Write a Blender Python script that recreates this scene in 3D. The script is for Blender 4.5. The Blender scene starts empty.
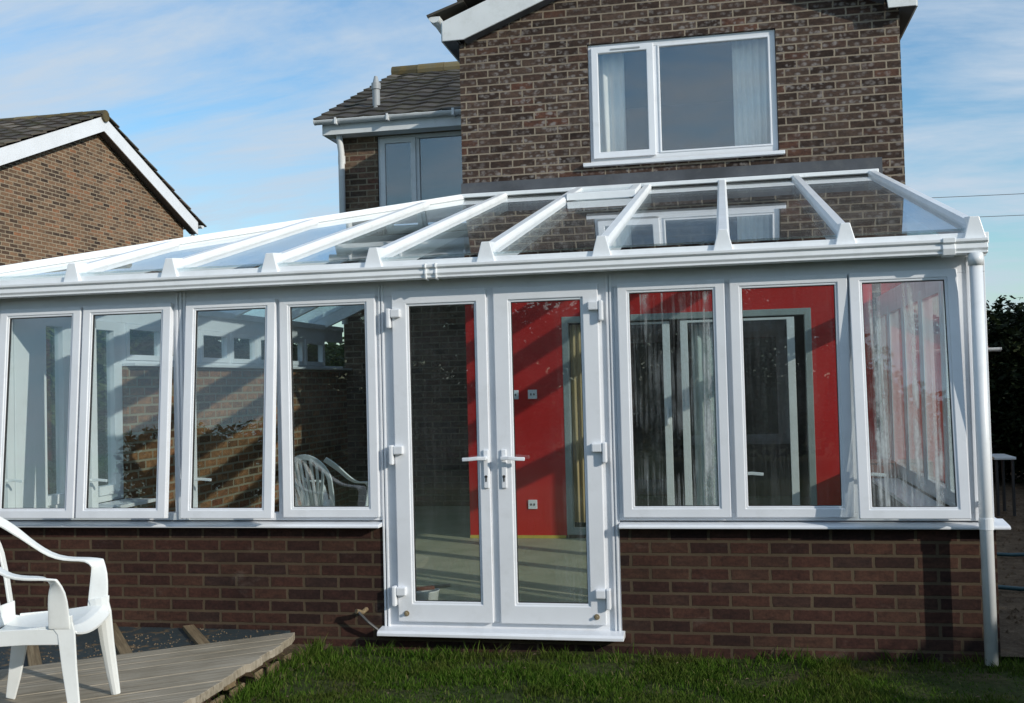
import bpy, bmesh, math, random
from mathutils import Vector, Matrix, noise
random.seed(7)
scene = bpy.context.scene
COL = scene.collection
rad = math.radians

# ------------------------------------------------------------------ materials
def new_mat(name):
    m = bpy.data.materials.new(name); m.use_nodes = True
    nt = m.node_tree; nt.nodes.clear()
    out = nt.nodes.new('ShaderNodeOutputMaterial')
    return m, nt, out

def nd(nt, typ, ins=None, **kw):
    n = nt.nodes.new('ShaderNode' + typ)
    for k, v in kw.items(): setattr(n, k, v)
    for k, v in (ins or {}).items():
        if hasattr(v, 'is_output'): nt.links.new(v, n.inputs[k])
        else: n.inputs[k].default_value = v
    return n

def mth(nt, op, a, b=0.0, c=None, clamp=False):
    n = nt.nodes.new('ShaderNodeMath'); n.operation = op; n.use_clamp = clamp
    for i, v in enumerate((a, b, c)):
        if v is None: continue
        if hasattr(v, 'is_output'): nt.links.new(v, n.inputs[i])
        else: n.inputs[i].default_value = v
    return n.outputs[0]

def mix(nt, fac, a, b, mode='MIX'):
    n = nt.nodes.new('ShaderNodeMix'); n.data_type = 'RGBA'; n.blend_type = mode
    for i, v in ((0, fac), (6, a), (7, b)):
        if hasattr(v, 'is_output'): nt.links.new(v, n.inputs[i])
        else: n.inputs[i].default_value = (v if i == 0 else (*v, 1))
    return n.outputs[2]

def ramp(nt, fac, stops, interp='LINEAR'):
    n = nt.nodes.new('ShaderNodeValToRGB'); n.color_ramp.interpolation = interp
    el = n.color_ramp.elements
    while len(el) < len(stops): el.new(0.5)
    for e, (p, c) in zip(el, stops):
        e.position = p; e.color = (*c, 1) if len(c) == 3 else c
    nt.links.new(fac, n.inputs[0])
    return n.outputs[0]

def coords(nt): return nt.nodes.new('ShaderNodeTexCoord').outputs['Object']

def mapped(nt, vec, scale=(1, 1, 1), loc=(0, 0, 0), rot=(0, 0, 0)):
    n = nd(nt, 'Mapping', {'Vector': vec, 'Scale': scale, 'Location': loc, 'Rotation': rot})
    return n.outputs[0]

def noise_tex(nt, vec, scale, detail=4, rough=0.55, dist=0.0):
    n = nd(nt, 'TexNoise', {'Vector': vec, 'Scale': scale, 'Detail': detail, 'Roughness': rough, 'Distortion': dist})
    return n.outputs['Fac']

def principled(nt, out, color, rough=0.5, spec=0.5, bump=None, bstr=0.2, bdist=0.01, **kw):
    p = nd(nt, 'BsdfPrincipled')
    for k, v in (('Base Color', color), ('Roughness', rough), ('Specular IOR Level', spec)):
        if hasattr(v, 'is_output'): nt.links.new(v, p.inputs[k])
        elif k == 'Base Color': p.inputs[k].default_value = (*v, 1)
        else: p.inputs[k].default_value = v
    for k, v in kw.items(): p.inputs[k.replace('_', ' ')].default_value = v
    if bump is not None:
        b = nd(nt, 'Bump', {'Height': bump, 'Strength': bstr, 'Distance': bdist})
        nt.links.new(b.outputs[0], p.inputs['Normal'])
    nt.links.new(p.outputs[0], out.inputs[0])
    return p

def plain(name, color, rough=0.5, spec=0.5, var=0.12, scale=6.0, bstr=0.0, dirt=None, bscale=60):
    m, nt, out = new_mat(name)
    c = coords(nt)
    n = noise_tex(nt, c, scale)
    dark = tuple(v * (1 - var) for v in color); lite = tuple(min(1, v * (1 + var)) for v in color)
    col = ramp(nt, n, [(0.3, dark), (0.7, lite)])
    if dirt:
        n2 = noise_tex(nt, c, scale * 2.7, 6, 0.7)
        f = ramp(nt, n2, [(0.52, (0, 0, 0)), (0.8, (1, 1, 1))])
        f = mth(nt, 'MULTIPLY', f, dirt[1])
        col = mix(nt, f, col, dirt[0])
    b = noise_tex(nt, c, bscale) if bstr else None
    principled(nt, out, col, rough, spec, b, bstr, 0.004)
    return m

def brick_mat(name, stops, mortar, z0, x0, blotch=0.0, blotch_col=(.25, .23, .22), w=.225, h=.075, ms=.0105, stain=0.25, efflor=0.0):
    m, nt, out = new_mat(name)
    c = coords(nt)
    s = nd(nt, 'SeparateXYZ', {0: c})
    xy = mth(nt, 'ADD', s.outputs[0], s.outputs[1])
    wob = noise_tex(nt, c, 9.0, 3)
    wobf = mth(nt, 'MULTIPLY', mth(nt, 'SUBTRACT', wob, 0.5), 0.012)
    xx = mth(nt, 'ADD', mth(nt, 'SUBTRACT', xy, x0), wobf)
    hf = mth(nt, 'MULTIPLY', mth(nt, 'SUBTRACT', noise_tex(nt, c, 45, 3), 0.5), 0.009)
    xx = mth(nt, 'ADD', xx, hf)
    zz = mth(nt, 'ADD', mth(nt, 'SUBTRACT', s.outputs[2], z0), mth(nt, 'ADD', mth(nt, 'MULTIPLY', wobf, 0.4), mth(nt, 'MULTIPLY', hf, 0.7)))
    v = nd(nt, 'CombineXYZ', {0: xx, 1: zz}).outputs[0]
    bt = nd(nt, 'TexBrick', {'Vector': v, 'Scale': 1.0, 'Mortar Size': ms, 'Mortar Smooth': 0.25, 'Brick Width': w, 'Row Height': h,
                            'Color1': (0, 0, 0, 1), 'Color2': (1, 1, 1, 1), 'Mortar': (.5, .5, .5, 1), 'Bias': 0.0})
    bt.offset = 0.5
    rnd = bt.outputs['Color']; mf = bt.outputs['Fac']
    col = ramp(nt, rnd, stops)
    fine = noise_tex(nt, c, 55, 5, 0.65)
    mid = noise_tex(nt, mapped(nt, c, (1, 1, 2.2)), 13, 4, .6)
    col = mix(nt, 0.7, col, ramp(nt, mid, [(0.32, (.55, .55, .58)), (0.7, (1.45, 1.35, 1.25))]), 'MULTIPLY')
    col = mix(nt, 0.6, col, ramp(nt, fine, [(0.3, (.45, .45, .45)), (0.75, (1.5, 1.45, 1.4))]), 'MULTIPLY')
    if blotch:
        vb = nd(nt, 'TexVoronoi', {'Vector': mapped(nt, v, (1, 1.6, 1)), 'Scale': 15.0, 'Randomness': 0.75})
        bl = ramp(nt, vb.outputs['Distance'], [(0.3, (1, 1, 1)), (0.55, (0, 0, 0))])
        nb = noise_tex(nt, c, 2.2, 3)
        nb2 = noise_tex(nt, c, 24, 3)
        msk = mth(nt, 'MULTIPLY', bl, ramp(nt, nb, [(0.35, (.15, .15, .15)), (0.6, (1, 1, 1))]))
        msk = mth(nt, 'MULTIPLY', msk, ramp(nt, nb2, [(0.37, (0, 0, 0)), (0.56, (1, 1, 1))]))
        msk = mth(nt, 'MULTIPLY', msk, blotch)
        col = mix(nt, msk, col, blotch_col)
    mn = noise_tex(nt, c, 5, 4)
    mcol = mix(nt, mn, tuple(x * .65 for x in mortar), tuple(min(1, x * 1.25) for x in mortar))
    col = mix(nt, mf, col, mcol)
    st = noise_tex(nt, c, 0.9, 5, 0.6)
    col = mix(nt, 1.0, col, ramp(nt, st, [(0.3, (1 - stain,) * 3), (0.7, (1 + stain * .6,) * 3)]), 'MULTIPLY')
    if efflor:
        e = ramp(nt, noise_tex(nt, mapped(nt, c, (1, 1, 1.6)), 3.1, 6, 0.7), [(0.6, (0, 0, 0)), (0.75, (1, 1, 1))])
        col = mix(nt, mth(nt, 'MULTIPLY', e, efflor), col, (.3, .26, .22))
    hgt = mth(nt, 'ADD', mth(nt, 'MULTIPLY', mth(nt, 'SUBTRACT', 1.0, mf), 1.0), mth(nt, 'MULTIPLY', fine, 0.35))
    principled(nt, out, col, 0.88, 0.25, hgt, 0.6, 0.006)
    return m

def glass_mat(name, tint=(.93, .96, .95), f0=.085, haze=0.0, streak=0.0, runs=0.0, hz=(0.0, 3.0), xr=None, seed=0.0, dust=0.02):
    """thin clear pane; haze = breath of condensation with vertical drip trails, on the glass itself"""
    m, nt, out = new_mat(name)
    lw = nd(nt, 'LayerWeight', {'Blend': 0.5})
    p5 = mth(nt, 'POWER', lw.outputs['Facing'], 5.0)
    F = mth(nt, 'ADD', mth(nt, 'MULTIPLY', p5, 1 - f0), f0, clamp=True)
    tr = nd(nt, 'BsdfTransparent', {'Color': (*tint, 1)})
    gl = nd(nt, 'BsdfGlossy', {'Color': (1, 1, 1, 1), 'Roughness': 0.0})
    c = coords(nt)
    wv = noise_tex(nt, mapped(nt, c, (1.2, 1.2, 1.2), (seed, 0, 0)), 1.6, 2)
    b = nd(nt, 'Bump', {'Height': wv, 'Strength': 0.12, 'Distance': 0.003})
    nt.links.new(b.outputs[0], gl.inputs['Normal'])
    mx = nd(nt, 'MixShader', {0: F, 1: tr.outputs[0], 2: gl.outputs[0]})
    df = nd(nt, 'BsdfDiffuse', {'Color': (.75, .78, .78, 1)})
    tl = nd(nt, 'BsdfTranslucent', {'Color': (.75, .78, .78, 1)})
    wet = nd(nt, 'MixShader', {0: 0.5, 1: df.outputs[0], 2: tl.outputs[0]})
    base = ramp(nt, noise_tex(nt, mapped(nt, c, (1, 1, 1), (seed * 3, 0, seed)), 2.5, 5, 0.6), [(0.35, (0.2, 0.2, 0.2)), (0.75, (1, 1, 1))])
    msk = mth(nt, 'MULTIPLY', base, dust)
    if haze:
        s = nd(nt, 'SeparateXYZ', {0: c})
        cl = ramp(nt, noise_tex(nt, mapped(nt, c, (1.6, 1, 1.0), (seed, 0, 3)), 2.2, 5, 0.6), [(0.4, (0, 0, 0)), (0.62, (1, 1, 1))])
        st = noise_tex(nt, mapped(nt, c, (34, 1, 1.0), (seed, 0, seed)), 1.0, 5, 0.65, 0.35)
        drip = ramp(nt, st, [(0.44, (1, 1, 1)), (0.5, (1 - streak,) * 3), (0.56, (1 - streak,) * 3), (0.62, (1, 1, 1))])
        lo = nd(nt, 'MapRange', {'Value': s.outputs[2], 'From Min': hz[0], 'From Max': hz[1], 'To Min': 1.0, 'To Max': 0.25}).outputs[0]
        hzm = mth(nt, 'MULTIPLY', mth(nt, 'MULTIPLY', cl, drip), mth(nt, 'MULTIPLY', lo, haze))
        if runs:
            rn = ramp(nt, noise_tex(nt, mapped(nt, c, (11, 1, .22), (seed * 2, 0, seed)), 1.0, 3, .5, .15), [(.55, (0, 0, 0)), (.60, (1, 1, 1)), (.64, (.15, .15, .15))])
            br = ramp(nt, noise_tex(nt, mapped(nt, c, (9, 1, 4), (seed, 0, 1)), 1.0, 5, .7), [(.42, (.1, .1, .1)), (.62, (1, 1, 1))])
            hzm = mth(nt, 'ADD', hzm, mth(nt, 'MULTIPLY', mth(nt, 'MULTIPLY', rn, br), runs))
        if xr:
            xm = nd(nt, 'MapRange', {'Value': s.outputs[0], 'From Min': xr[0], 'From Max': xr[1], 'To Min': 0.0, 'To Max': 1.0}).outputs[0]
            hzm = mth(nt, 'MULTIPLY', hzm, xm)
        msk = mth(nt, 'ADD', msk, hzm, clamp=True)
    mx2 = nd(nt, 'MixShader', {0: msk, 1: mx.outputs[0], 2: wet.outputs[0]})
    nt.links.new(mx2.outputs[0], out.inputs[0])
    return m

def leaf_mat(name, c1, c2, c3):
    m, nt, out = new_mat(name)
    g = nd(nt, 'NewGeometry')
    col = ramp(nt, g.outputs['Random Per Island'], [(0.0, c1), (0.55, c2), (1.0, c3)])
    df = nd(nt, 'BsdfPrincipled', {'Base Color': col, 'Roughness': 0.6, 'Specular IOR Level': 0.2})
    tl = nd(nt, 'BsdfTranslucent', {'Color': col})
    mx = nd(nt, 'MixShader', {0: 0.3, 1: df.outputs[0], 2: tl.outputs[0]})
    nt.links.new(mx.outputs[0], out.inputs[0])
    return m

M = {}
M['upvc'] = plain('upvc', (.78, .80, .83), 0.28, 0.5, 0.04, 3.0, dirt=((.42, .43, .40), .22))
M['upvc_roof'] = plain('upvc_roof', (.80, .82, .83), 0.35, 0.5, 0.05, 4.0, dirt=((.40, .42, .38), .22))
M['upvc_old'] = plain('upvc_old', (.72, .74, .74), 0.4, 0.4, 0.06, 3.0, dirt=((.38, .38, .33), .35))
M['patio_frame'] = plain('patio_frame', (.30, .34, .33), 0.4, 0.4, 0.1, 3.0)
M['seal'] = plain('seal', (.02, .02, .022), 0.6)
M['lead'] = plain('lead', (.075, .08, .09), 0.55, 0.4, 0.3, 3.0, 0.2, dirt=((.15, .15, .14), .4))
M['brass'] = plain('brass', (.25, .2, .12), 0.35, 0.6)
M['dark_metal'] = plain('dark_metal', (.05, .05, .05), 0.4)
M['brick_dwarf'] = brick_mat('brick_dwarf', [(0.0, (.026, .014, .012)), (0.3, (.044, .020, .016)), (0.6, (.058, .026, .019)), (0.85, (.064, .033, .023)), (1.0, (.036, .021, .018))],
                             (.088, .064, .040), .571, 1.4345, ms=.0095, stain=.4, efflor=.16)
M['brick_house'] = brick_mat('brick_house', [(0.0, (.032, .021, .017)), (0.3, (.058, .039, .031)), (0.6, (.085, .060, .048)), (0.85, (.07, .045, .036)), (1.0, (.11, .052, .036))],
                             (.29, .24, .18), 3.605, -1.268, ms=.008, blotch=.85, blotch_col=(.26, .235, .22), stain=.25)
M['brick_wing'] = brick_mat('brick_wing', [(0.0, (.055, .04, .03)), (0.4, (.13, .09, .06)), (0.8, (.17, .12, .085)), (1.0, (.11, .055, .04))],
                            (.24, .2, .14), 3.605, -1.268, ms=.009, blotch=.2, stain=.2)
M['brick_inside'] = brick_mat('brick_inside', [(0.0, (.10, .055, .03)), (0.4, (.24, .125, .058)), (0.8, (.31, .165, .08)), (1.0, (.20, .08, .04))],
                              (.30, .26, .18), .579, 1.322, stain=.2)
M['brick_neighbour'] = brick_mat('brick_neighbour', [(0.0, (.05, .035, .028)), (0.25, (.12, .08, .055)), (0.5, (.19, .12, .075)), (0.85, (.23, .145, .09)), (1.0, (.27, .13, .07))],
                                 (.34, .28, .2), .02, .1, w=.185, h=.061, ms=.008, blotch=.15, blotch_col=(.3, .25, .2), stain=.14)
M['red_paint'] = plain('red_paint', (.50, .020, .018), 0.6, 0.25, 0.08, 2.0, 0.1)
M['yellow_strip'] = plain('yellow_strip', (.55, .42, .08), 0.6)
M['plaster'] = plain('plaster', (.30, .29, .27), 0.8)
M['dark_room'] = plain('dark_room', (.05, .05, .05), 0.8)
M['curtain'] = plain('curtain', (.84, .84, .82), 0.8, 0.1, 0.1, 3.0)
M['curtain_beige'] = plain('curtain_beige', (.45, .34, .18), 0.8, 0.1, 0.1, 3.0)
M['chair_plastic'] = plain('chair_plastic', (.80, .82, .80), 0.35, 0.5, 0.05, 5.0, dirt=((.5, .5, .42), .2))
M['tub'] = plain('tub', (.75, .75, .73), 0.4)
M['terracotta'] = plain('terracotta', (.22, .07, .045), 0.8)
M['sand_box'] = plain('sand_box', (.14, .10, .06), 0.9)
M['hose'] = plain('hose', (.015, .06, .07), 0.4)
M['pipe_grey'] = plain('pipe_grey', (.33, .35, .36), 0.5)
M['shed_wood'] = plain('shed_wood', (.06, .045, .035), 0.8)
M['shed_roof'] = plain('shed_roof', (.16, .06, .045), 0.8)
M['cable'] = plain('cable', (.12, .12, .12), 0.6)
M['bark'] = plain('bark', (.08, .06, .045), 0.9, 0.1, 0.4, 12, 0.6)
M['glass'] = glass_mat('glass')
M['glass_blue'] = glass_mat('glass_blue', dust=.008, seed=4, f0=.07)
M['glass_roof'] = glass_mat('glass_roof', tint=(.86, .92, .94), f0=.10, dust=.05, seed=2)
M['glass_upstairs'] = glass_mat('glass_upstairs', tint=(.97, .98, .97), f0=.14, seed=8, dust=.03)
M['glass_door_r'] = glass_mat('glass_door_r', haze=.14, streak=.7, hz=(.2, 2.3), xr=(.15, .36), seed=1.3)
M['glass_door_l'] = glass_mat('glass_door_l', haze=.035, streak=.7, hz=(.5, 2.3), seed=2.1)
M['glass_wet_a'] = glass_mat('glass_wet_a', haze=.24, streak=.95, runs=.9, hz=(-1.2, 0.0), seed=5.0)
M['glass_wet_b'] = glass_mat('glass_wet_b', haze=.03, streak=.8, runs=.05, hz=(-1.0, .8), seed=7.7, dust=.02)
M['glass_wet_c'] = glass_mat('glass_wet_c', haze=.34, streak=.7, runs=.85, hz=(-1.3, -0.2), seed=9.1, dust=.03)

def tile_mat(name, c1, c2, moss, mossf):
    m, nt, out = new_mat(name)
    c = coords(nt)
    g = nd(nt, 'NewGeometry')
    col = ramp(nt, g.outputs['Random Per Island'], [(0, c1), (0.8, c2), (1.0, tuple(x * 2.0 for x in c2))])
    n = ramp(nt, noise_tex(nt, c, 5, 6, .7), [(0.45, (0, 0, 0)), (0.7, (1, 1, 1))])
    col = mix(nt, mth(nt, 'MULTIPLY', n, mossf), col, moss)
    principled(nt, out, col, 0.85, 0.25, noise_tex(nt, c, 70), 0.4, 0.004)
    return m
M['tile'] = tile_mat('tile', (.04, .036, .034), (.085, .075, .066), (.10, .10, .05), .5)
M['tile_neighbour'] = tile_mat('tile_neighbour', (.055, .045, .04), (.11, .09, .075), (.09, .10, .05), .6)
M['moss_tile'] = tile_mat('moss_tile', (.07, .065, .04), (.10, .085, .05), (.20, .13, .03), .55)

def ground_mat():
    m, nt, out = new_mat('lawn_soil')
    c = coords(nt)
    n = noise_tex(nt, c, 1.7, 6, .65); n2 = noise_tex(nt, c, 30, 5)
    col = ramp(nt, n, [(0.3, (.03, .045, .012)), (0.5, (.05, .06, .02)), (0.68, (.085, .065, .035))])
    col = mix(nt, .6, col, ramp(nt, n2, [(0.3, (.5, .5, .5)), (0.7, (1.4, 1.4, 1.4))]), 'MULTIPLY')
    principled(nt, out, col, .95, .1, n2, .8, .03)
    return m
M['ground'] = ground_mat()
def blade_mat():
    m, nt, out = new_mat('grass_blade')
    c = coords(nt); g = nd(nt, 'NewGeometry')
    col = ramp(nt, g.outputs['Random Per Island'], [(0, (.030, .068, .008)), (.5, (.060, .12, .015)), (.9, (.11, .17, .03)), (1.0, (.18, .16, .07))])
    dry = ramp(nt, noise_tex(nt, mapped(nt, c, (1, 1.6, 1)), 1.5, 4), [(0.47, (0, 0, 0)), (0.68, (1, 1, 1))])
    col = mix(nt, mth(nt, 'MULTIPLY', dry, .6), col, (.085, .075, .025))
    df = nd(nt, 'BsdfDiffuse', {'Color': col}); tl = nd(nt, 'BsdfTranslucent', {'Color': col})
    mx = nd(nt, 'MixShader', {0: .35, 1: df.outputs[0], 2: tl.outputs[0]})
    nt.links.new(mx.outputs[0], out.inputs[0])
    return m
M['blade'] = blade_mat()
def soil_mat():
    m, nt, out = new_mat('bare_soil')
    c = coords(nt); n = noise_tex(nt, c, 7, 8, .75); n2 = noise_tex(nt, c, 60, 4, .7)
    col = ramp(nt, n, [(0.3, (.09, .06, .04)), (0.6, (.2, .145, .095)), (.8, (.32, .24, .16))])
    col = mix(nt, .5, col, ramp(nt, n2, [(0.35, (.4, .4, .4)), (0.7, (1.7, 1.7, 1.7))]), 'MULTIPLY')
    principled(nt, out, col, .95, .1, n, 1.0, .05)
    return m
M['soil'] = soil_mat()
def wood_mat(name, a, b, ang):
    m, nt, out = new_mat(name)
    c = mapped(nt, coords(nt), (1, 1, 1), (0, 0, 0), (0, 0, -ang))
    gr = noise_tex(nt, mapped(nt, c, (2.5, 60, 20)), 1.0, 6, .65, .3)
    big = noise_tex(nt, c, 1.6, 5, .6)
    g = nd(nt, 'NewGeometry')
    col = ramp(nt, gr, [(0.3, tuple(x * .55 for x in a)), (0.5, a), (.72, b)])
    col = mix(nt, 1.0, col, ramp(nt, g.outputs['Random Per Island'], [(0, (.82, .8, .78)), (1, (1.12, 1.12, 1.12))]), 'MULTIPLY')
    col = mix(nt, 1.0, col, ramp(nt, big, [(0.35, (.75, .74, .7)), (.65, (1.1, 1.1, 1.1))]), 'MULTIPLY')
    principled(nt, out, col, .85, .2, gr, .5, .004)
    return m
DECK_ANG = math.atan2(.61, .79)
M['deck'] = wood_mat('deck', (.34, .30, .235), (.46, .42, .35), DECK_ANG)
M['joist'] = wood_mat('joist', (.22, .165, .10), (.34, .27, .17), DECK_ANG + math.pi / 2)
def membrane_mat():
    m, nt, out = new_mat('membrane')
    c = coords(nt)
    n = noise_tex(nt, c, 9, 6, .7)
    f = ramp(nt, n, [(0.55, (0, 0, 0)), (0.63, (1, 1, 1))])
    col = mix(nt, f, (.035, .05, .055), (.16, .11, .06))
    principled(nt, out, col, .5, .4, n, .6, .02)
    return m
M['membrane'] = membrane_mat()
def floor_mat():
    m, nt, out = new_mat('interior_floor')
    c = coords(nt); n = noise_tex(nt, c, 3, 6, .6); n2 = noise_tex(nt, c, 40, 3)
    col = ramp(nt, n, [(0.3, (.30, .31, .21)), (0.7, (.42, .41, .29))])
    principled(nt, out, col, .6, .3, n2, .15, .003)
    return m
M['floor'] = floor_mat()
M['leaf_dark'] = leaf_mat('leaf_dark', (.008, .014, .006), (.016, .028, .009), (.032, .046, .015))
M['leaf_mid'] = leaf_mat('leaf_mid', (.02, .04, .01), (.045, .08, .018), (.09, .12, .03))

# ------------------------------------------------------------------ mesh helpers
class MB:
    def __init__(s): s.v = []; s.f = []
    def add(s, vs, fs):
        o = len(s.v); s.v += [tuple(x) for x in vs]; s.f += [tuple(i + o for i in f) for f in fs]; return s
    def box(s, x0, x1, y0, y1, z0, z1):
        vs = [(x, y, z) for x in (x0, x1) for y in (y0, y1) for z in (z0, z1)]
        return s.add(vs, [(0, 1, 3, 2), (4, 6, 7, 5), (0, 4, 5, 1), (2, 3, 7, 6), (0, 2, 6, 4), (1, 5, 7, 3)])
    def frame(s, x0, x1, y0, y1, z0, z1, wl, wr=None, wt=None, wb=None):
        wr = wl if wr is None else wr; wt = wl if wt is None else wt; wb = wl if wb is None else wb
        a = [(x0, z0), (x1, z0), (x1, z1), (x0, z1)]; b = [(x0 + wl, z0 + wb), (x1 - wr, z0 + wb), (x1 - wr, z1 - wt), (x0 + wl, z1 - wt)]
        vs = [(x, y, z) for y in (y0, y1) for L in (a, b) for x, z in L]
        fs = []
        for i in range(4):
            j = (i + 1) % 4
            fs += [(i, j, 4 + j, 4 + i), (8 + j, 8 + i, 12 + i, 12 + j), (i, 8 + i, 8 + j, j), (4 + i, 4 + j, 12 + j, 12 + i)]
        return s.add(vs, fs)
    def frame_x(s, xa, xb, y0, y1, z0, z1, wd, wt=None, wb=None):   # a frame lying in a plane of constant x
        t = MB().frame(y0, y1, xa, xb, z0, z1, wd, wd, wt, wb)
        return s.add([(b, a, c) for a, b, c in t.v], [f[::-1] for f in t.f])
    def prism(s, pts, y0, y1, axis='y'):
        n = len(pts)
        if axis == 'y': vs = [(a, y0, b) for a, b in pts] + [(a, y1, b) for a, b in pts]
        elif axis == 'x': vs = [(y0, a, b) for a, b in pts] + [(y1, a, b) for a, b in pts]
        else: vs = [(a, b, y0) for a, b in pts] + [(a, b, y1) for a, b in pts]
        fs = [tuple(range(n)), tuple(range(2 * n - 1, n - 1, -1))] + [(i, i + n, (i + 1) % n + n, (i + 1) % n) for i in range(n)]
        return s.add(vs, fs)
    def sweep(s, pts, prof, up=(0, 0, 1), caps=True):
        """prof(i) -> list of (side, up) offsets; or a fixed list"""
        P = [Vector(p) for p in pts]; n = len(P); rings = []
        up = Vector(up)
        for i, p in enumerate(P):
            t = (P[min(i + 1, n - 1)] - P[max(i - 1, 0)]).normalized()
            side = t.cross(up)
            side = side.normalized() if side.length > 1e-5 else Vector((1, 0, 0))
            u2 = side.cross(t).normalized()
            pr = prof(i / (n - 1)) if callable(prof) else prof
            rings.append([p + side * a + u2 * b for a, b in pr])
        k = len(rings[0]); vs = [v for r in rings for v in r]; fs = []
        for i in range(n - 1):
            for j in range(k):
                fs.append((i * k + j, i * k + (j + 1) % k, (i + 1) * k + (j + 1) % k, (i + 1) * k + j))
        if caps: fs += [tuple(range(k - 1, -1, -1)), tuple((n - 1) * k + j for j in range(k))]
        return s.add(vs, fs)
    def tube(s, pts, r, k=12, up=(0, 0, 1)):
        dd = (Vector(pts[-1]) - Vector(pts[0])).normalized()
        if abs(dd.z) > .8: up = (0, 1, 0)
        f = (lambda t: [(math.cos(a) * r(t), math.sin(a) * r(t)) for a in [2 * math.pi * j / k for j in range(k)]]) if callable(r) else \
            [(math.cos(2 * math.pi * j / k) * r, math.sin(2 * math.pi * j / k) * r) for j in range(k)]
        return s.sweep(pts, f, up)
    def wall_x(s, y0, y1, cells, xs, zs, holes):
        return s.grid_wall('y', y0, y1, xs, zs, holes)
    def grid_wall(s, axis, a0, a1, u0, u1, z0, z1, holes):
        """solid wall panel: axis 'y' = plane facing y (u is x), axis 'x' = facing x (u is y); rectangular holes cut through with reveals"""
        us = sorted({u0, u1} | {h[0] for h in holes} | {h[1] for h in holes}); zs = sorted({z0, z1} | {h[2] for h in holes} | {h[3] for h in holes})
        us = [u for u in us if u0 <= u <= u1]; zs = [z for z in zs if z0 <= z <= z1]
        def inh(u, z): return any(h[0] < u < h[1] and h[2] < z < h[3] for h in holes)
        def P(u, a, z): return (u, a, z) if axis == 'y' else (a, u, z)
        solid = {}
        for i in range(len(us) - 1):
            for j in range(len(zs) - 1):
                solid[i, j] = not inh((us[i] + us[i + 1]) / 2, (zs[j] + zs[j + 1]) / 2)
        for (i, j), ok in solid.items():
            if not ok: continue
            ua, ub, za, zb = us[i], us[i + 1], zs[j], zs[j + 1]
            s.add([P(ua, a0, za), P(ub, a0, za), P(ub, a0, zb), P(ua, a0, zb)], [(0, 1, 2, 3)])
            s.add([P(ua, a1, za), P(ub, a1, za), P(ub, a1, zb), P(ua, a1, zb)], [(3, 2, 1, 0)])
            for (di, dj, e) in ((-1, 0, (ua, za, ua, zb)), (1, 0, (ub, za, ub, zb)), (0, -1, (ua, za, ub, za)), (0, 1, (ua, zb, ub, zb))):
                if not solid.get((i + di, j + dj), False):
                    s.add([P(e[0], a0, e[1]), P(e[2], a0, e[3]), P(e[2], a1, e[3]), P(e[0], a1, e[1])], [(0, 1, 2, 3)])
        return s
    def build(s, name, mat, parent=None, bevel=0.0, smooth=False, seg=2, origin=None, weld=False):
        me = bpy.data.meshes.new(name)
        vs = s.v
        if origin is not None: vs = [(x - origin[0], y - origin[1], z - origin[2]) for x, y, z in vs]
        me.from_pydata(vs, [], s.f)
        bm = bmesh.new(); bm.from_mesh(me)
        if weld: bmesh.ops.remove_doubles(bm, verts=bm.verts, dist=1e-4)
        bmesh.ops.recalc_face_normals(bm, faces=bm.faces); bm.to_mesh(me); bm.free()
        if mat: me.materials.append(mat)
        o = bpy.data.objects.new(name, me); COL.objects.link(o)
        if origin is not None: o.location = origin
        if smooth:
            for p in me.polygons: p.use_smooth = True
        if bevel:
            md = o.modifiers.new('bevel', 'BEVEL'); md.width = bevel; md.segments = seg; md.limit_method = 'ANGLE'; md.angle_limit = rad(35)
            md.harden_normals = False
        if parent: attach(o, parent)
        return o

def wm(o):
    m = Matrix.LocRotScale(o.location, o.rotation_euler, o.scale)
    return (wm(o.parent) @ o.matrix_parent_inverse @ m) if o.parent else m
def attach(o, parent):
    o.parent = parent; o.matrix_parent_inverse = wm(parent).inverted()
def tag(o, label=None, cat=None, group=None, kind=None):
    if label: o['label'] = label
    if cat: o['category'] = cat
    if group: o['group'] = group
    if kind: o['kind'] = kind
    return o
def empty(name, loc, label, cat, group=None):
    o = bpy.data.objects.new(name, None); COL.objects.link(o); o.location = loc; o.empty_display_size = .2
    return tag(o, label, cat, group)
def kids(o): return [c for c in bpy.data.objects if c.parent == o]
def copy_tree(o, parent=None):
    ks = kids(o)
    c = o.copy(); COL.objects.link(c)
    if parent: c.parent = parent
    for k in ks: copy_tree(k, c)
    return c
def smooth_obj(o, lvl=1):
    md = o.modifiers.new('sub', 'SUBSURF'); md.levels = lvl; md.render_levels = lvl
    for p in o.data.polygons: p.use_smooth = True

# ================================================================== CONSERVATORY
CX = -3.6; RX = 2.64          # outer left and right faces of the walls
YB = 3.88                     # face of the house wall
YW = 6.5                      # face of the recessed wing
EZ, RZ = 2.28, 3.32           # glazing height at eaves and at ridge
K = (RZ - EZ) / 3.98
cons = empty('conservatory', (-.5, 1.9, 0), 'white framed glass conservatory with a sloping glazed roof on low brown brick walls', 'conservatory')

MB().box(CX + .125, RX - .245, .245, YB, -.06, .016).build('floor', M['floor'])['kind'] = 'structure'
MB().box(CX + .125, -1.27, YB, YW, -.06, .016).build('floor', M['floor'])['kind'] = 'structure'

w = MB(); w.box(CX, -.845, 0, .24, -.3, .64).box(.585, RX, 0, .24, -.3, .64).box(-.845, .585, 0.0, .24, -.3, -.0)
w.build('front_wall', M['brick_dwarf'], cons)
MB().box(RX - .24, RX, .2405, YB, -.3, .64).build('side_wall', M['brick_dwarf'], cons)
MB().grid_wall('x', CX, CX + .12, .2405, YW, -.3, 1.72, [(0, 1.5, .64, 3)]).build('side_wall', M['brick_inside'], cons)

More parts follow.
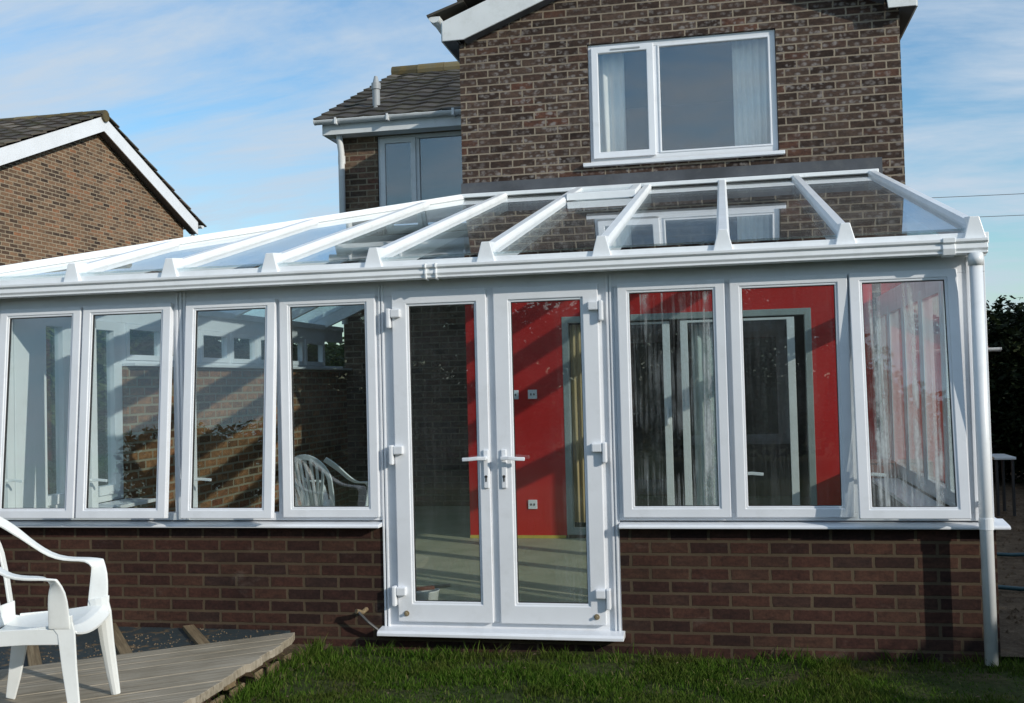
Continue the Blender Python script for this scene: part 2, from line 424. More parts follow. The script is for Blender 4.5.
def sill(x0, x1):
    m = MB(); m.prism([(-.075, .652), (-.075, .664), (-.06, .672), (.10, .69), (.10, .652)], x0, x1, 'x')
    return m.build('window_sill', M['upvc'], cons, .003)
sill(CX - .07, -.862); sill(.588, RX + .06)
# side sills
MB().box(RX - .02, RX + .065, .10, YB, .652, .672).build('window_sill', M['upvc'], cons, .003)
MB().box(RX - .30, RX - .10, .12, YB - .02, .641, .668).build('inner_sill', M['upvc'], cons, .003)
MB().box(CX + .10, CX + .36, .12, 1.5, .641, .668).build('inner_sill', M['upvc'], cons, .003)

# fixed outer frame of the front
SX = [(-3.46, -2.868), (-2.852, -2.231), (-2.128, -1.52), (-1.495, -.872), (.613, 1.228), (1.256, 1.903), (1.913, 2.484)]
fr = MB()
fr.box(CX + .01, -.862, .0, .07, .69, .735).box(.588, RX - .005, .0, .07, .69, .735)
fr.box(CX + .01, RX - .005, .0, .07, 2.055, 2.15)
for a, b in [(-3.59, -3.44), (-2.895, -2.825), (-2.24, -2.12), (-1.535, -1.48), (-.885, -.8625), (.5885, .63), (1.215, 1.27), (1.875, 1.94), (2.465, RX - .005)]:
    fr.box(a, b, .0, .07, .735, 2.055)
fr.build('window_frame', M['upvc'], cons, .003)
for x in (-2.212, -2.185, -2.158, -3.50, -3.53, 2.535, 2.575):
    MB().box(x, x + .016, -.012, .0, .692, 2.14).build('cover_trim', M['upvc'], cons, .002)
MB().box(CX - .003, RX + .003, -.004, .003, 2.142, 2.2).build('seal_strip', M['upvc_old'], cons)

def sash(x0, x1, z0=.712, z1=2.073, openness=0.0, mat='glass', handle=True, handle_side=-1, label=None):
    """top hung casement with its origin on the hinge line"""
    og = (0.5 * (x0 + x1), -.004, z1)
    m = MB(); m.frame(x0, x1, -.034, .012, z0, z1, .055, .055, .045, .05)
    o = m.build('window', M['upvc'], None, .004, origin=og)
    # inner glazing bead, set back
    m.__init__(); m.frame(x0 + .052, x1 - .052, -.028, .008, z0 + .047, z1 - .042, .016)
    b = m.build('glazing_bead', M['upvc'], None, .004, origin=og)
    s = MB().frame(x0 + .067, x1 - .067, -.022, -.004, z0 + .062, z1 - .057, .004).build('seal', M['seal'], None, origin=og)
    g = MB().box(x0 + .066, x1 - .066, -.016, -.010, z0 + .061, z1 - .056).build('pane', M[mat], None, origin=og)
    ps = [b, s, g]
    if handle:
        hx = x0 + .045 if handle_side < 0 else x1 - .045; hz = z0 + .24
        h = MB(); d = -handle_side
        h.box(hx - .011, hx + .011, .013, .026, hz - .06, hz + .05)
        h.tube([(hx, .024, hz), (hx, .05, hz)], .010)
        h.sweep([(hx - d * .01, .052, hz), (hx + d * .05, .054, hz + .002), (hx + d * .115, .054, hz - .004)], [(-.006, -.009), (.006, -.009), (.006, .009), (-.006, .009)])
        ps.append(h.build('handle', M['upvc'], None, .003, origin=og))
    for p in ps: p.parent = o; p.location = (0, 0, 0)
    attach(o, cons)
    if openness:
        o.rotation_euler.x = -math.asin(openness / (z1 - z0))
        # friction stay arms on both sides
        for x in (x0 + .012, x1 - .012):
            st = MB().sweep([(x, .02, z1 - .05), (x, -openness * .36, z1 - .42)], [(-.006, -.0015), (.006, -.0015), (.006, .0015), (-.006, .0015)])
            st.build('stay', M['pipe_grey'], cons)
    if label: o['label'] = label
    return o
opn = [.115, .115, .115, 0, 0, 0, .13]
gm = ['glass_blue', 'glass_blue', 'glass_blue', 'glass', 'glass_wet_a', 'glass_wet_b', 'glass_wet_c']
for i, (a, b) in enumerate(SX):
    sash(a, b, openness=opn[i], mat=gm[i], handle=(i not in (3, 4)), label='casement tilted open at the bottom' if opn[i] else None)

MB().box(CX + .101, CX + .16, .08, .42, .70, 2.19).build('corner_post', M['upvc'], cons, .004)
# french doors
df = MB(); df.frame(-.862, .588, .004, .075, .03, 2.14, .105, .102, .07, .065)
df.build('door_frame', M['upvc'], cons, .003)
for x in (-.858, -.838, .543, .565): MB().box(x, x + .012, -.012, .004, .05, 2.13).build('cover_trim', M['upvc'], cons, .002)
MB().prism([(-.105, .012), (-.105, .03), (-.09, .042), (.10, .06), (.10, .012)], -.878, .602, 'x').build('door_threshold', M['upvc'], cons, .003)

def leaf(x0, x1, hside, mat, yf=-.03):
    z0, z1 = .085, 2.082; wr = .062 if hside < 0 else .092
    m = MB(); m.frame(x0, x1, yf, .003, z0, z1, .092, wr, .078, .108)
    o = m.build('french_door', M['upvc'], cons, .005)
    MB().frame(x0 + .088, x1 - wr + .004, yf + .008, .0, z0 + .104, z1 - .074, .018).build('glazing_bead', M['upvc'], o, .005)
    MB().frame(x0 + .105, x1 - wr - .013, yf + .014, yf + .03, z0 + .121, z1 - .091, .004).build('seal', M['seal'], o)
    MB().box(x0 + .104, x1 - wr - .012, yf + .018, yf + .026, z0 + .12, z1 - .09).build('pane', M[mat], o)
    # lever handle on a long plate beside the meeting stile
    hx = (x1 - .020) if hside < 0 else (x0 + .045); d = -1 if hside < 0 else 1
    MB().box(hx - .016, hx + .016, yf - .012, yf + .001, .885, 1.115).build('lock_plate', M['upvc'], o, .005)
    h = MB(); h.tube([(hx, yf - .012, 1.065), (hx, yf - .052, 1.065)], .012)
    h.sweep([(hx - d * .012, yf - .052, 1.065), (hx + d * .04, yf - .058, 1.067), (hx + d * .09, yf - .056, 1.062), (hx + d * .135, yf - .05, 1.060)],
            [(-.007, -.011), (.007, -.011), (.007, .011), (-.007, .011)])
    h.build('handle', M['upvc'], o, .004)
    k = MB(); k.tube([(hx, yf - .0145, .955), (hx, yf - .011, .955)], .0085); k.box(hx - .004, hx + .004, yf - .0145, yf - .011, .925, .952)
    k.build('keyhole', M['dark_metal'], o)
    # three hinges on the outer stile
    ex = x0 if hside < 0 else x1; s = 1 if hside < 0 else -1
    for z in (1.935, 1.105, .255):
        hg = MB(); hg.box(min(ex - s * .03, ex - s * .004), max(ex - s * .03, ex - s * .004), -.062, -.004, z - .075, z + .045)
        hg.box(min(ex - s * .004, ex + s * .058), max(ex - s * .004, ex + s * .058), -.058, -.026, z - .012, z + .04)
        hg.build('hinge', M['upvc'], o, .007)
    kx = (x0 + .055) if hside < 0 else (x1 - .055)
    MB().tube([(kx, yf + .001, .135), (kx, yf - .006, .135)], .017, 16).tube([(kx, yf - .006, .135), (kx, yf - .022, .135)], .009).build('stop_knob', M['brass'], o, .002)
    return o
leaf(-.765, -.176, -1, 'glass_door_l'); leaf(-.132, .498, 1, 'glass_door_r')
MB().box(-.1755, -.1325, -.008, .03, .09, 2.075).build('meeting_strip', M['upvc'], cons, .002)

# eaves beam, gutter, rafters
MB().box(CX, RX, -.10, .10, 2.2, 2.262).build('eaves_beam', M['upvc_roof'], cons, .004)
MB().box(CX, RX, .07, .13, 2.09, 2.2).build('inner_beam', M['upvc'], cons, .004)
gp = [(-.102, 2.225), (-.165, 2.225), (-.165, 2.208), (-.150, 2.200), (-.157, 2.172), (-.148, 2.158), (-.150, 2.146), (-.115, 2.140), (-.05, 2.148), (-.05, 2.19), (-.102, 2.19)]
g = MB().prism(gp, CX - .12, RX - .018, 'x').build('gutter', M['upvc_roof'], cons, .003)
for x, wd in ((-.515, .012), (-.452, .012), (2.39, .065)):
    MB().prism([(-.10, 2.231), (-.172, 2.231), (-.172, 2.204), (-.158, 2.198), (-.165, 2.172), (-.156, 2.138), (-.10, 2.132)], x, x + wd, 'x').build('gutter_union', M['upvc_roof'], g, .003)
dp = MB(); dp.tube([(2.562, -.125, 2.145), (2.562, -.125, 2.08)], .040, 20).tube([(2.562, -.125, 2.09), (2.566, -.125, -.06)], .034, 20)
dpo = dp.build('downpipe', M['upvc_roof'], cons, smooth=True)
MB().tube([(2.565, -.125, .72), (2.565, -.125, .66)], .038, 20).build('pipe_socket', M['upvc_roof'], dpo)
MB().box(2.55, 2.58, -.092, .0, .78, .80).build('pipe_bracket', M['upvc_roof'], dpo)

RP = [(-.03, -.125), (-.03, -.006), (-.038, .002), (-.038, .020), (-.024, .044), (.024, .044), (.038, .020), (.038, .002), (.03, -.006), (.03, -.125)]
HIPA = Vector((-3.70, -.10, EZ)); HIPB = Vector((-1.27, YB, RZ))
def hip_y(x): return HIPA.y + (x - HIPA.x) / (HIPB.x - HIPA.x) * (HIPB.y - HIPA.y)
RAF = [-2.876, -2.193, -1.516, -.847, -.149, .538, 1.229, 1.895, 2.565]
for x in RAF:
    ye = min(YB - .03, hip_y(x) - .05)
    p0 = (x, -.10, EZ); p1 = (x, ye, EZ + (ye + .1) * K)
    r = MB().sweep([p0, p1], RP).build('rafter', M['upvc_roof'], cons)
    c = MB(); wb, wt = .057, .025
    z0, z1 = 2.226, 2.348
    c.add([(x - wb, -.125, z0), (x + wb, -.125, z0), (x + wt, -.118, z1), (x - wt, -.118, z1), (x - wb, -.03, z0), (x + wb, -.03, z0), (x + wt, .02, z1 + .015), (x - wt, .02, z1 + .015)],
          [(0, 1, 2, 3), (5, 4, 7, 6), (1, 5, 6, 2), (4, 0, 3, 7), (3, 2, 6, 7), (4, 5, 1, 0)])
    c.build('end_cap', M['upvc_roof'], r, .004)
HP = [(a * 1.25, b * 1.1) for a, b in RP]
MB().sweep([HIPA, HIPB - Vector((0, .02, 0))], HP).build('hip_beam', M['upvc_roof'], cons, .002)
# left slope: falls towards the left side wall, meets the side of the house
KL = (RZ - EZ) / (HIPB.x - HIPA.x)
for y in (1.1, 2.3, 3.5, 4.7, 5.9):
    xe = HIPA.x + (y - HIPA.y) / (HIPB.y - HIPA.y) * (HIPB.x - HIPA.x) - .04 if y < YB else -1.30
    MB().sweep([(-3.70, y, EZ), (xe, y, EZ + (xe + 3.70) * KL)], RP, up=(0, 0, 1)).build('rafter', M['upvc_roof'], cons)
MB().box(CX - .1, CX + .1, -.1, YW - .01, 2.2, 2.262).build('eaves_beam', M['upvc_roof'], cons, .004)
# ridge against the house
MB().box(-1.27, 2.62, YB - .075, YB - .004, RZ + .004, RZ + .042).build('ridge_beam', M['upvc_roof'], cons, .006)
MB().box(-1.345, -1.275, YB, YW - .004, RZ - .055, RZ + .045).build('ridge_beam', M['upvc_roof'], cons, .006)
# panes between the rafters
def roof_pane(pts, n, name='roof_pane'):
    n = Vector(n).normalized() * .012; t = MB(); k = len(pts)
    a = [Vector(p) - n * .5 for p in pts]; b = [Vector(p) + n * .5 for p in pts]
    t.add(a + b, [tuple(range(k)), tuple(range(2 * k - 1, k - 1, -1))] + [(i, i + k, (i + 1) % k + k, (i + 1) % k) for i in range(k)])
    return t.build(name, M['glass_roof'], cons)
def fz(y): return EZ + (y + .1) * K
xs = [-3.69] + RAF
for a, b in zip(xs[:-1], xs[1:]):
    a2, b2 = a + .028, b - .028
    ya, yb = min(YB - .075, hip_y(a2) - .03), min(YB - .075, hip_y(b2) - .03)
    pts = [(a2, -.10, fz(-.10)), (b2, -.10, fz(-.10)), (b2, yb, fz(yb))]
    if ya < yb - .01 and ya < YB - .1 and yb >= YB - .08 and b > -1.27:
        pts.append((HIPB.x, YB - .075, fz(YB - .075)))
    if ya > -.05: pts.append((a2, ya, fz(ya)))
    roof_pane(pts, (0, -K, 1))
def lz(x): return EZ + (x + 3.70) * KL
ys = [0.0, 1.1, 2.3, 3.5, 4.7, 5.9, YW - .01]
def hip_x(y): return min(-1.35, HIPA.x + (y - HIPA.y) / (HIPB.y - HIPA.y) * (HIPB.x - HIPA.x) - .04)
for a, b in zip(ys[:-1], ys[1:]):
    a2, b2 = a + .028, b - .028
    xa, xb = hip_x(a2), hip_x(b2)
    roof_pane([(-3.70, a2, lz(-3.7)), (xa, a2, lz(xa)), (xb, b2, lz(xb)), (-3.70, b2, lz(-3.7))], (-KL, 0, 1))
# roof vent, lifted a little, high up between two rafters
va, vb, vy0, vy1 = -.105, .495, 2.95, 3.60
v = MB()
for (ya, yb, lift) in ((vy0, vy0 + .05, .10), ):
    pass
def vent_frame(lift0, lift1, h, w_, y0, y1):
    t = MB()
    def P(x, y, dz): return (x, y, fz(y) + lift0 + (lift1 - lift0) * (y - y0) / (y1 - y0) + dz)
    for (xa, xb, ya, yb) in ((va, vb, y0, y0 + w_), (va, vb, y1 - w_, y1), (va, va + w_, y0 + w_, y1 - w_), (vb - w_, vb, y0 + w_, y1 - w_)):
        t.add([P(xa, ya, 0), P(xb, ya, 0), P(xb, yb, 0), P(xa, yb, 0), P(xa, ya, h), P(xb, ya, h), P(xb, yb, h), P(xa, yb, h)],
              [(3, 2, 1, 0), (4, 5, 6, 7), (0, 1, 5, 4), (1, 2, 6, 5), (2, 3, 7, 6), (3, 0, 4, 7)])
    return t, P
t, P = vent_frame(.012, .012, .062, .06, vy0, vy1)
vo = t.build('roof_vent', M['upvc_roof'], cons, .004)
MB().add([P(va + .06, vy0 + .03, .03), P(vb - .06, vy0 + .03, .03), P(vb - .06, vy1 - .06, .03), P(va + .06, vy1 - .06, .03),
          P(va + .06, vy0 + .03, .04), P(vb - .06, vy0 + .03, .04), P(vb - .06, vy1 - .06, .04), P(va + .06, vy1 - .06, .04)],
         [(3, 2, 1, 0), (4, 5, 6, 7), (0, 1, 5, 4), (1, 2, 6, 5), (2, 3, 7, 6), (3, 0, 4, 7)]).build('pane', M['glass_roof'], vo)

# right end wall: frame, five casements, glazed gable
n = 5; L0, L1 = .07, YB; st = (L1 - L0) / n
f = MB().box(RX - .075, RX - .005, L0, L1, .67, .72); f.box(RX - .075, RX - .005, L0, L1, 2.07, 2.2)
for i in range(n + 1):
    y = L0 + i * st; f.box(RX - .075, RX - .005, max(L0, y - .03), min(L1, y + .03), .72, 2.07)
f.build('side_frame', M['upvc'], cons, .003)
for i in range(n):
    y0, y1 = L0 + i * st + .012, L0 + (i + 1) * st - .012
    o = MB().frame_x(RX - .086, RX - .03, y0, y1, .715, 2.075, .06).build('side_window', M['upvc'], cons, .004)
    MB().box(RX - .082, RX - .075, y0 + .055, y1 - .055, .77, 2.02).build('pane', M['glass'], o)
gz = MB().prism([(0.1, 2.2), (YB - .08, 2.2), (YB - .08, fz(YB - .08) - .06), (.1, fz(.1) - .03)], RX - .07, RX - .062, 'x')
gz.build('gable_pane', M['glass_roof'], cons)
# left end wall: tall casements by the front, high strip of small ones above brick
f = MB().box(CX + .01, CX + .08, .07, 1.5, .67, .72).box(CX + .01, CX + .08, .07, 1.5, 2.07, 2.2)
for y in (.07, .78, 1.44): f.box(CX + .01, CX + .08, y, y + .06, .72, 2.07)
f.box(CX + .01, CX + .08, 1.5, YW, 1.722, 1.77).box(CX + .01, CX + .08, 1.5, YW, 2.07, 2.2)
for i in range(8):
    y = 1.5 + i * .62; f.box(CX + .012, CX + .078, y, y + .06, 1.77, 2.07)
f.build('side_frame', M['upvc'], cons, .003)
MB().box(CX + .085, CX + .2, 1.5, YW, 1.722, 1.745).build('inner_sill', M['upvc'], cons, .003)
for (y0, y1) in ((.14, .77), (.85, 1.43)):
    o = MB().frame_x(CX + .03, CX + .10, y0, y1, .722, 2.068, .07).build('side_window', M['upvc'], cons, .004)
    MB().box(CX + .055, CX + .062, y0 + .065, y1 - .065, .79, 2.0).build('pane', M['glass'], o)
for i in range(7):
    y0, y1 = 1.56 + i * .62, 1.56 + i * .62 + .56
    o = MB().frame_x(CX + .03, CX + .09, y0, y1, 1.772, 2.068, .045).build('side_window', M['upvc'], cons, .003)
    MB().box(CX + .055, CX + .062, y0 + .04, y1 - .04, 1.81, 2.03).build('pane', M['glass'], o)

# ================================================================== HOUSE
house = empty('house', (.8, 6, 0), 'two storey dark brown brick house with white trimmed gable behind the conservatory', 'house')
HL, HR, HB = -1.268, 2.854, 11.0
AX = .79; RS = .385          # gable centre line and roof slope
UX0, UX1, UZ0, UZ1 = -.005, 1.757, 3.60, 4.745
wall = MB()
wall.grid_wall('y', YB, YB + .28, HL, HR, -.3, 4.85, [(-.32, 1.99, .05, 2.13), (UX0, UX1, UZ0, UZ1)])
wall.add([(HL, YB, 4.85), (HR, YB, 4.85), (AX, YB, 4.85 + (AX - HL) * RS), (HL, YB + .28, 4.85), (HR, YB + .28, 4.85), (AX, YB + .28, 4.85 + (AX - HL) * RS)],
         [(0, 1, 2), (5, 4, 3), (0, 2, 5, 3), (1, 4, 5, 2)])
wall.box(HL, HL + .28, YB + .281, HB, -.3, 4.8).box(HR - .28, HR, YB + .281, HB, -.3, 4.8).box(HL, HR, HB + .001, HB + .28, -.3, 4.8)
wall.build('wall', M['brick_house'], house)
MB().grid_wall('y', YB - .016, YB - .001, HL, RX - .11, .045, 2.62, [(-.32, 1.99, .045, 2.13)]).build('painted_wall', M['red_paint'], house)
MB().box(HL, -.33, YB - .03, YB - .001, .017, .045).box(2.0, RX - .25, YB - .03, YB - .001, .017, .045).build('skirting', M['yellow_strip'], house)
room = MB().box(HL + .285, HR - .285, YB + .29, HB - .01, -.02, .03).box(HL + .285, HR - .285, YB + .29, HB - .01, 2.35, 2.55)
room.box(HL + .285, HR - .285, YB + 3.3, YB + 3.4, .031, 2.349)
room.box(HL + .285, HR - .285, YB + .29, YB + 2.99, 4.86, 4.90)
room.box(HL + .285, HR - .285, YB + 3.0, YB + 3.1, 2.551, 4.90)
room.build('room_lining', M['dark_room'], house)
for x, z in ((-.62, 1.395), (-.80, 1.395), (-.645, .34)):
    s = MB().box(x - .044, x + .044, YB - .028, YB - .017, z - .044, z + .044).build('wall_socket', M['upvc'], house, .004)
    MB().box(x - .02, x - .008, YB - .032, YB - .0285, z - .01, z + .01).box(x + .01, x + .022, YB - .032, YB - .0285, z - .01, z + .01).build('switch', M['dark_metal'], s)
# patio door
pd = MB().frame(-.32, 1.99, YB - .02, YB + .08, .05, 2.13, .06).build('patio_door', M['patio_frame'], house, .004)
for x0, x1, yy in ((-.01, .70, YB + .03), (.80, 1.84, YB + .0)):
    s = MB().frame(x0, x1, yy, yy + .035, .14, 2.055, .068, .068, .022, .07).build('sliding_panel', M['upvc_old'], pd, .003)
MB().box(.055, .63, YB + .045, YB + .05, .21, 2.03).build('pane', M['glass'], pd)
MB().box(.87, 1.77, YB + .015, YB + .02, .21, 2.03).build('pane', M['glass'], pd)
MB().box(.655, .675, YB - .03, YB + .028, 1.08, 1.24).build('handle', M['upvc'], pd, .005)

def drape(name, x0, x1, y, z0, z1, folds, amp, mat, label, flare=0.0, thick=.006, taper=0.0, cat='curtain'):
    m = MB(); nx, nz = folds * 8, 10; V = []
    for s_ in (0, 1):
        for j in range(nz + 1):
            tz = j / nz; z = z1 + (z0 - z1) * tz
            for i in range(nx + 1):
                tx = i / nx
                xx = x0 + (x1 - x0) * tx
                xx = xx + (taper * (tz) * (1 - tx) if taper else 0) + flare * max(0, tz - .85) / .15 * tx
                yy = y + math.sin(tx * folds * 2 * math.pi + .6 * math.sin(tz * 3 + tx * 5)) * amp * (.8 + .4 * tz) + s_ * thick
                V.append((xx, yy, z))
    q = (nx + 1) * (nz + 1); F = []
    for j in range(nz):
        for i in range(nx):
            a = j * (nx + 1) + i
            F += [(a, a + 1, a + nx + 2, a + nx + 1), (q + a + nx + 1, q + a + nx + 2, q + a + 1, q + a)]
    for j in range(nz):
        for i in (0, nx):
            a = j * (nx + 1) + i; F.append((a, a + nx + 1, q + a + nx + 1, q + a))
    for i in range(nx):
        for j in (0, nz):
            a = j * (nx + 1) + i; F.append((a, a + 1, q + a + 1, q + a))
    m.add(V, F); o = m.build(name, mat, None, smooth=True)
    return tag(o, label, cat)
drape('curtain', -.255, -.10, YB + .06, .16, 2.055, 3, .018, M['curtain_beige'], 'beige curtain at the left edge of the ground floor patio door')
drape('curtain', -.105, -.04, YB + .065, .16, 1.9, 2, .012, M['curtain'], 'narrow white curtain edge flaring at the bottom beside the beige curtain', flare=.12)
drape('curtain', .90, 1.25, YB + .16, .1, 2.02, 4, .02, M['curtain'], 'grey curtain behind the middle stiles of the ground floor patio door')

# upstairs window
wy = YB + .03
uw = MB().frame(UX0 + .004, UX1 - .004, wy, wy + .07, UZ0 + .004, UZ1 - .004, .055).box(.60, .665, wy + .001, wy + .069, UZ0 + .06, UZ1 - .06)
uw = uw.build('window', M['upvc'], house, .004)
MB().frame(UX0 + .035, .625, wy - .028, wy + .02, UZ0 + .035, UZ1 - .035, .065, .065, .06, .06).build('casement', M['upvc'], uw, .006)
MB().frame(.662, UX1 - .055, wy - .008, wy + .04, UZ0 + .055, UZ1 - .055, .018).build('glazing_bead', M['upvc'], uw, .005)
MB().box(.22, .50, wy - .034, wy - .029, UZ1 - .075, UZ1 - .062).build('trickle_vent', M['pipe_grey'], uw)
MB().box(UX0 + .09, .57, wy - .006, wy, UZ0 + .09, UZ1 - .09).build('pane', M['glass_upstairs'], uw)
MB().box(.67, UX1 - .065, wy + .012, wy + .018, UZ0 + .065, UZ1 - .065).build('pane', M['glass_upstairs'], uw)
MB().prism([(YB - .06, UZ0 - .045), (YB - .06, UZ0 - .012), (wy, UZ0 + .0), (wy, UZ0 - .045)], UX0 - .06, UX1 + .05, 'x').build('window_sill', M['upvc'], uw, .004)
drape('curtain', 1.36, 1.74, YB + .20, 3.62, 4.73, 6, .022, M['curtain'], 'pleated pale curtain at the right side of the upstairs window')
drape('curtain', .07, .33, YB + .20, 3.62, 4.73, 3, .018, M['curtain'], 'slim pale curtain at the left side of the upstairs window', taper=.0)
# lead flashing
MB().box(HL - .012, 2.66, YB - .014, YB - .002, RZ - .06, 3.475).build('lead_flashing', M['lead'], house)
MB().box(HL - .014, HL - .002, YB, YW, RZ + .048, 3.475).build('lead_flashing', M['lead'], house)

# tiled roofs: overlapping courses, each course a row of separate tiles
def tile_roof(name, origin, ux, L, us, S, mat, parent, gauge=.33, tw=.33, wave=.018, thick=.022, flip=False):
    O = Vector(origin); ux = Vector(ux).normalized(); us = Vector(us).normalized(); nrm = ux.cross(us).normalized()
    if nrm.z < 0: nrm = -nrm
    m = MB(); nc = int(math.ceil(S / gauge)); nt_ = int(math.ceil(L / tw)); sub = 6
    rnd = random.Random(3)
    for k in range(nc):
        s0 = k * gauge - .03; s1 = min((k + 1) * gauge + .03, S)
        off = (k % 2) * tw * .5
        for t in range(-1, nt_ + 1):
            x0 = t * tw + off; x1 = x0 + tw - .004
            x0, x1 = max(0, x0), min(L, x1)
            if x1 - x0 < .02: continue
            j = rnd.uniform(-.003, .004)
            V = []
            for (sv, h0) in ((s0, thick * 1.7 + j), (s1, thick * .6)):
                for lay in (0, 1):
                    for i in range(sub + 1):
                        x = x0 + (x1 - x0) * i / sub
                        ph = (x / tw) * 2 * math.pi
                        hh = h0 + wave * .5 * (1 + math.cos(ph)) - (thick if lay else 0)
                        V.append(O + ux * x + us * sv + nrm * hh)
            n1 = sub + 1; F = []
            for i in range(sub):
                F += [(i, i + 1, 2 * n1 + i + 1, 2 * n1 + i), (n1 + i + 1, n1 + i, 3 * n1 + i, 3 * n1 + i + 1), (i, n1 + i, n1 + i + 1, i + 1), (2 * n1 + i, 2 * n1 + i + 1, 3 * n1 + i + 1, 3 * n1 + i)]
            F += [(0, 2 * n1, 3 * n1, n1), (sub, n1 + sub, 3 * n1 + sub, 2 * n1 + sub)]
            m.add(V, F)
    return m.build(name, mat, parent)

OV = .13
sl = Vector((1, 0, RS)).normalized(); sr = Vector((-1, 0, RS)).normalized()
RL = (AX - (-1.52)) * math.sqrt(1 + RS * RS)
ez0 = 5.075
tile_roof('roof', (-1.50, YB - OV - .05, ez0), (0, 1, 0), HB - YB + .6, sl, RL, M['tile'], house)
tile_roof('roof', (3.08, YB - OV - .05, ez0), (0, 1, 0), HB - YB + .6, sr, RL, M['tile'], house)
mr = MB()
for i in range(18):
    y = YB - OV - .05 + i * .42
    mr.tube([(AX, y, 5.075 + 2.29 * RS + .02), (AX, y + .415, 5.075 + 2.29 * RS + .02)], .11 + .004 * (i % 2), 10)
mr.build('ridge_tiles', M['moss_tile'], house)
# barge boards with boxed ends, soffits, gutter ends
def zb(x): return 4.855 + (x + 1.19) * RS
zA = zb(AX)
MB().prism([(-1.40, 4.855), (-1.19, 4.855), (AX, zA), (AX, zA + .27), (-1.40, zb(-1.40) + .27)], YB - OV - .02, YB - OV, 'y').build('barge_board', M['upvc_old'], house, .003)
MB().prism([(2.98, 4.79), (2.74, 4.79), (2.73, zb(-1.15)), (AX + .001, zA), (AX + .001, zA + .27), (2.98, zb(-1.40) + .27)], YB - OV - .02, YB - OV, 'y').build('barge_board', M['upvc_old'], house, .003)
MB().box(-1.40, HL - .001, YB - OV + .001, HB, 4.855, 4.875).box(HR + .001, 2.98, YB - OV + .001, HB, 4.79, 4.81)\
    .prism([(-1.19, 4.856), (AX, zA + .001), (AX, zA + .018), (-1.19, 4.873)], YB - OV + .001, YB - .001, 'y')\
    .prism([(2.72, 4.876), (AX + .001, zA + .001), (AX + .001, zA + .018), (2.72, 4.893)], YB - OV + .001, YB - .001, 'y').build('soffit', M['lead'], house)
MB().box(-1.415, -1.401, YB - OV, HB, 4.855, 5.07).box(2.981, 2.995, YB - OV, HB, 4.79, 5.07).build('fascia', M['upvc_old'], house)
def half_gutter(x, y0, y1, z, axis, parent, r=.055, mat='upvc_old'):
    m = MB(); pr = [(math.cos(a) * r, math.sin(a) * r) for a in [math.pi + math.pi * j / 10 for j in range(11)]] + [(math.cos(a) * (r - .008), math.sin(a) * (r - .008)) for a in [2 * math.pi - math.pi * j / 10 for j in range(11)]]
    if axis == 'y': m.prism([(x + a, z + b) for a, b in pr], y0, y1, 'y')
    else: m.prism([(x + a, z + b) for a, b in pr], y0, y1, 'x')
    for e in (y0, y1): m.prism([(x + a * 1.04, z + b * 1.04) for a, b in pr[:11]], e - .006, e + .006, axis)
    return m.build('gutter', M[mat], parent)
half_gutter(-1.475, YB - OV - .02, HB, 5.10, 'y', house); half_gutter(3.055, YB - OV - .02, HB, 5.10, 'y', house)

# wing
WL = -3.50
MB().grid_wall('y', YW, YW + .28, WL, HL - .001, -.3, 4.72, [(-3.01, -1.40, 3.28, 4.655)]).box(WL, WL + .28, YW + .281, HB, -.3, 4.72).build('wing_wall', M['brick_wing'], house)
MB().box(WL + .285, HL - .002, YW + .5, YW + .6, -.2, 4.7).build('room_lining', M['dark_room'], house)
def wing_window(x0, x1, z0, z1, xm):
    o = MB().frame(x0 + .003, x1 - .003, YW + .03, YW + .10, z0 + .003, z1 - .003, .05).box(xm - .03, xm + .03, YW + .031, YW + .099, z0 + .055, z1 - .055).build('window', M['upvc_old'], house, .004)
    MB().frame(x0 + .035, xm - .012, YW + .005, YW + .05, z0 + .035, z1 - .035, .065).build('casement', M['upvc_old'], o, .005)
    MB().box(x0 + .095, xm - .07, YW + .025, YW + .031, z0 + .09, z1 - .09).box(xm + .032, x1 - .055, YW + .06, YW + .066, z0 + .055, z1 - .055).build('pane', M['glass_upstairs'], o)
    MB().box(x0 - .05, x1 + .05, YW - .06, YW + .03, z0 - .035, z0 + .001).build('window_sill', M['upvc_old'], o, .004)
wing_window(-3.01, -1.40, 3.28, 4.655, -2.50)
FY = YW - .22
MB().box(-3.63, HL - .002, FY, FY + .02, 4.66, 4.83).box(-3.63, HL - .002, FY + .021, YW - .001, 4.66, 4.672).box(-3.65, -3.631, FY, FY + 3.0, 4.66, 4.81).build('fascia', M['upvc_old'], house, .003)
wg = half_gutter(FY - .055, -3.72, HL - .002, 4.835, 'x', house)
for x in (-3.45, -2.78, -1.95): MB().box(x, x + .03, FY - .118, FY - .001, 4.765, 4.85).build('gutter_union', M['upvc_old'], wg, .004)
wd = MB().tube([(-3.46, YW - .14, 4.80), (-3.46, YW - .13, 4.64), (-3.46, YW - .07, 4.46), (-3.46, YW - .06, 2.3)], .040, 14).build('downpipe', M['upvc_old'], house, smooth=True)
MB().tube([(-3.46, YW - .06, 4.42), (-3.46, YW - .06, 4.32)], .046, 14).build('pipe_socket', M['upvc_old'], wd)
WRS = .455
ws = Vector((0, 1, WRS)).normalized(); WLn = 3.3 * math.sqrt(1 + WRS ** 2)
tile_roof('wing_roof', (-3.72, FY - .07, 4.815), (1, 0, 0), -3.72 * -1 + HL - .01, ws, WLn, M['tile'], house, gauge=.30)
rt = MB()
for i in range(6):
    x = -3.72 + i * .42
    rt.tube([(x, FY + 3.2, 4.85 + 3.3 * WRS), (min(x + .415, HL - .01), FY + 3.2, 4.85 + 3.3 * WRS)], .10 + .004 * (i % 2), 12)
rt.build('ridge_tiles', M['moss_tile'], house)
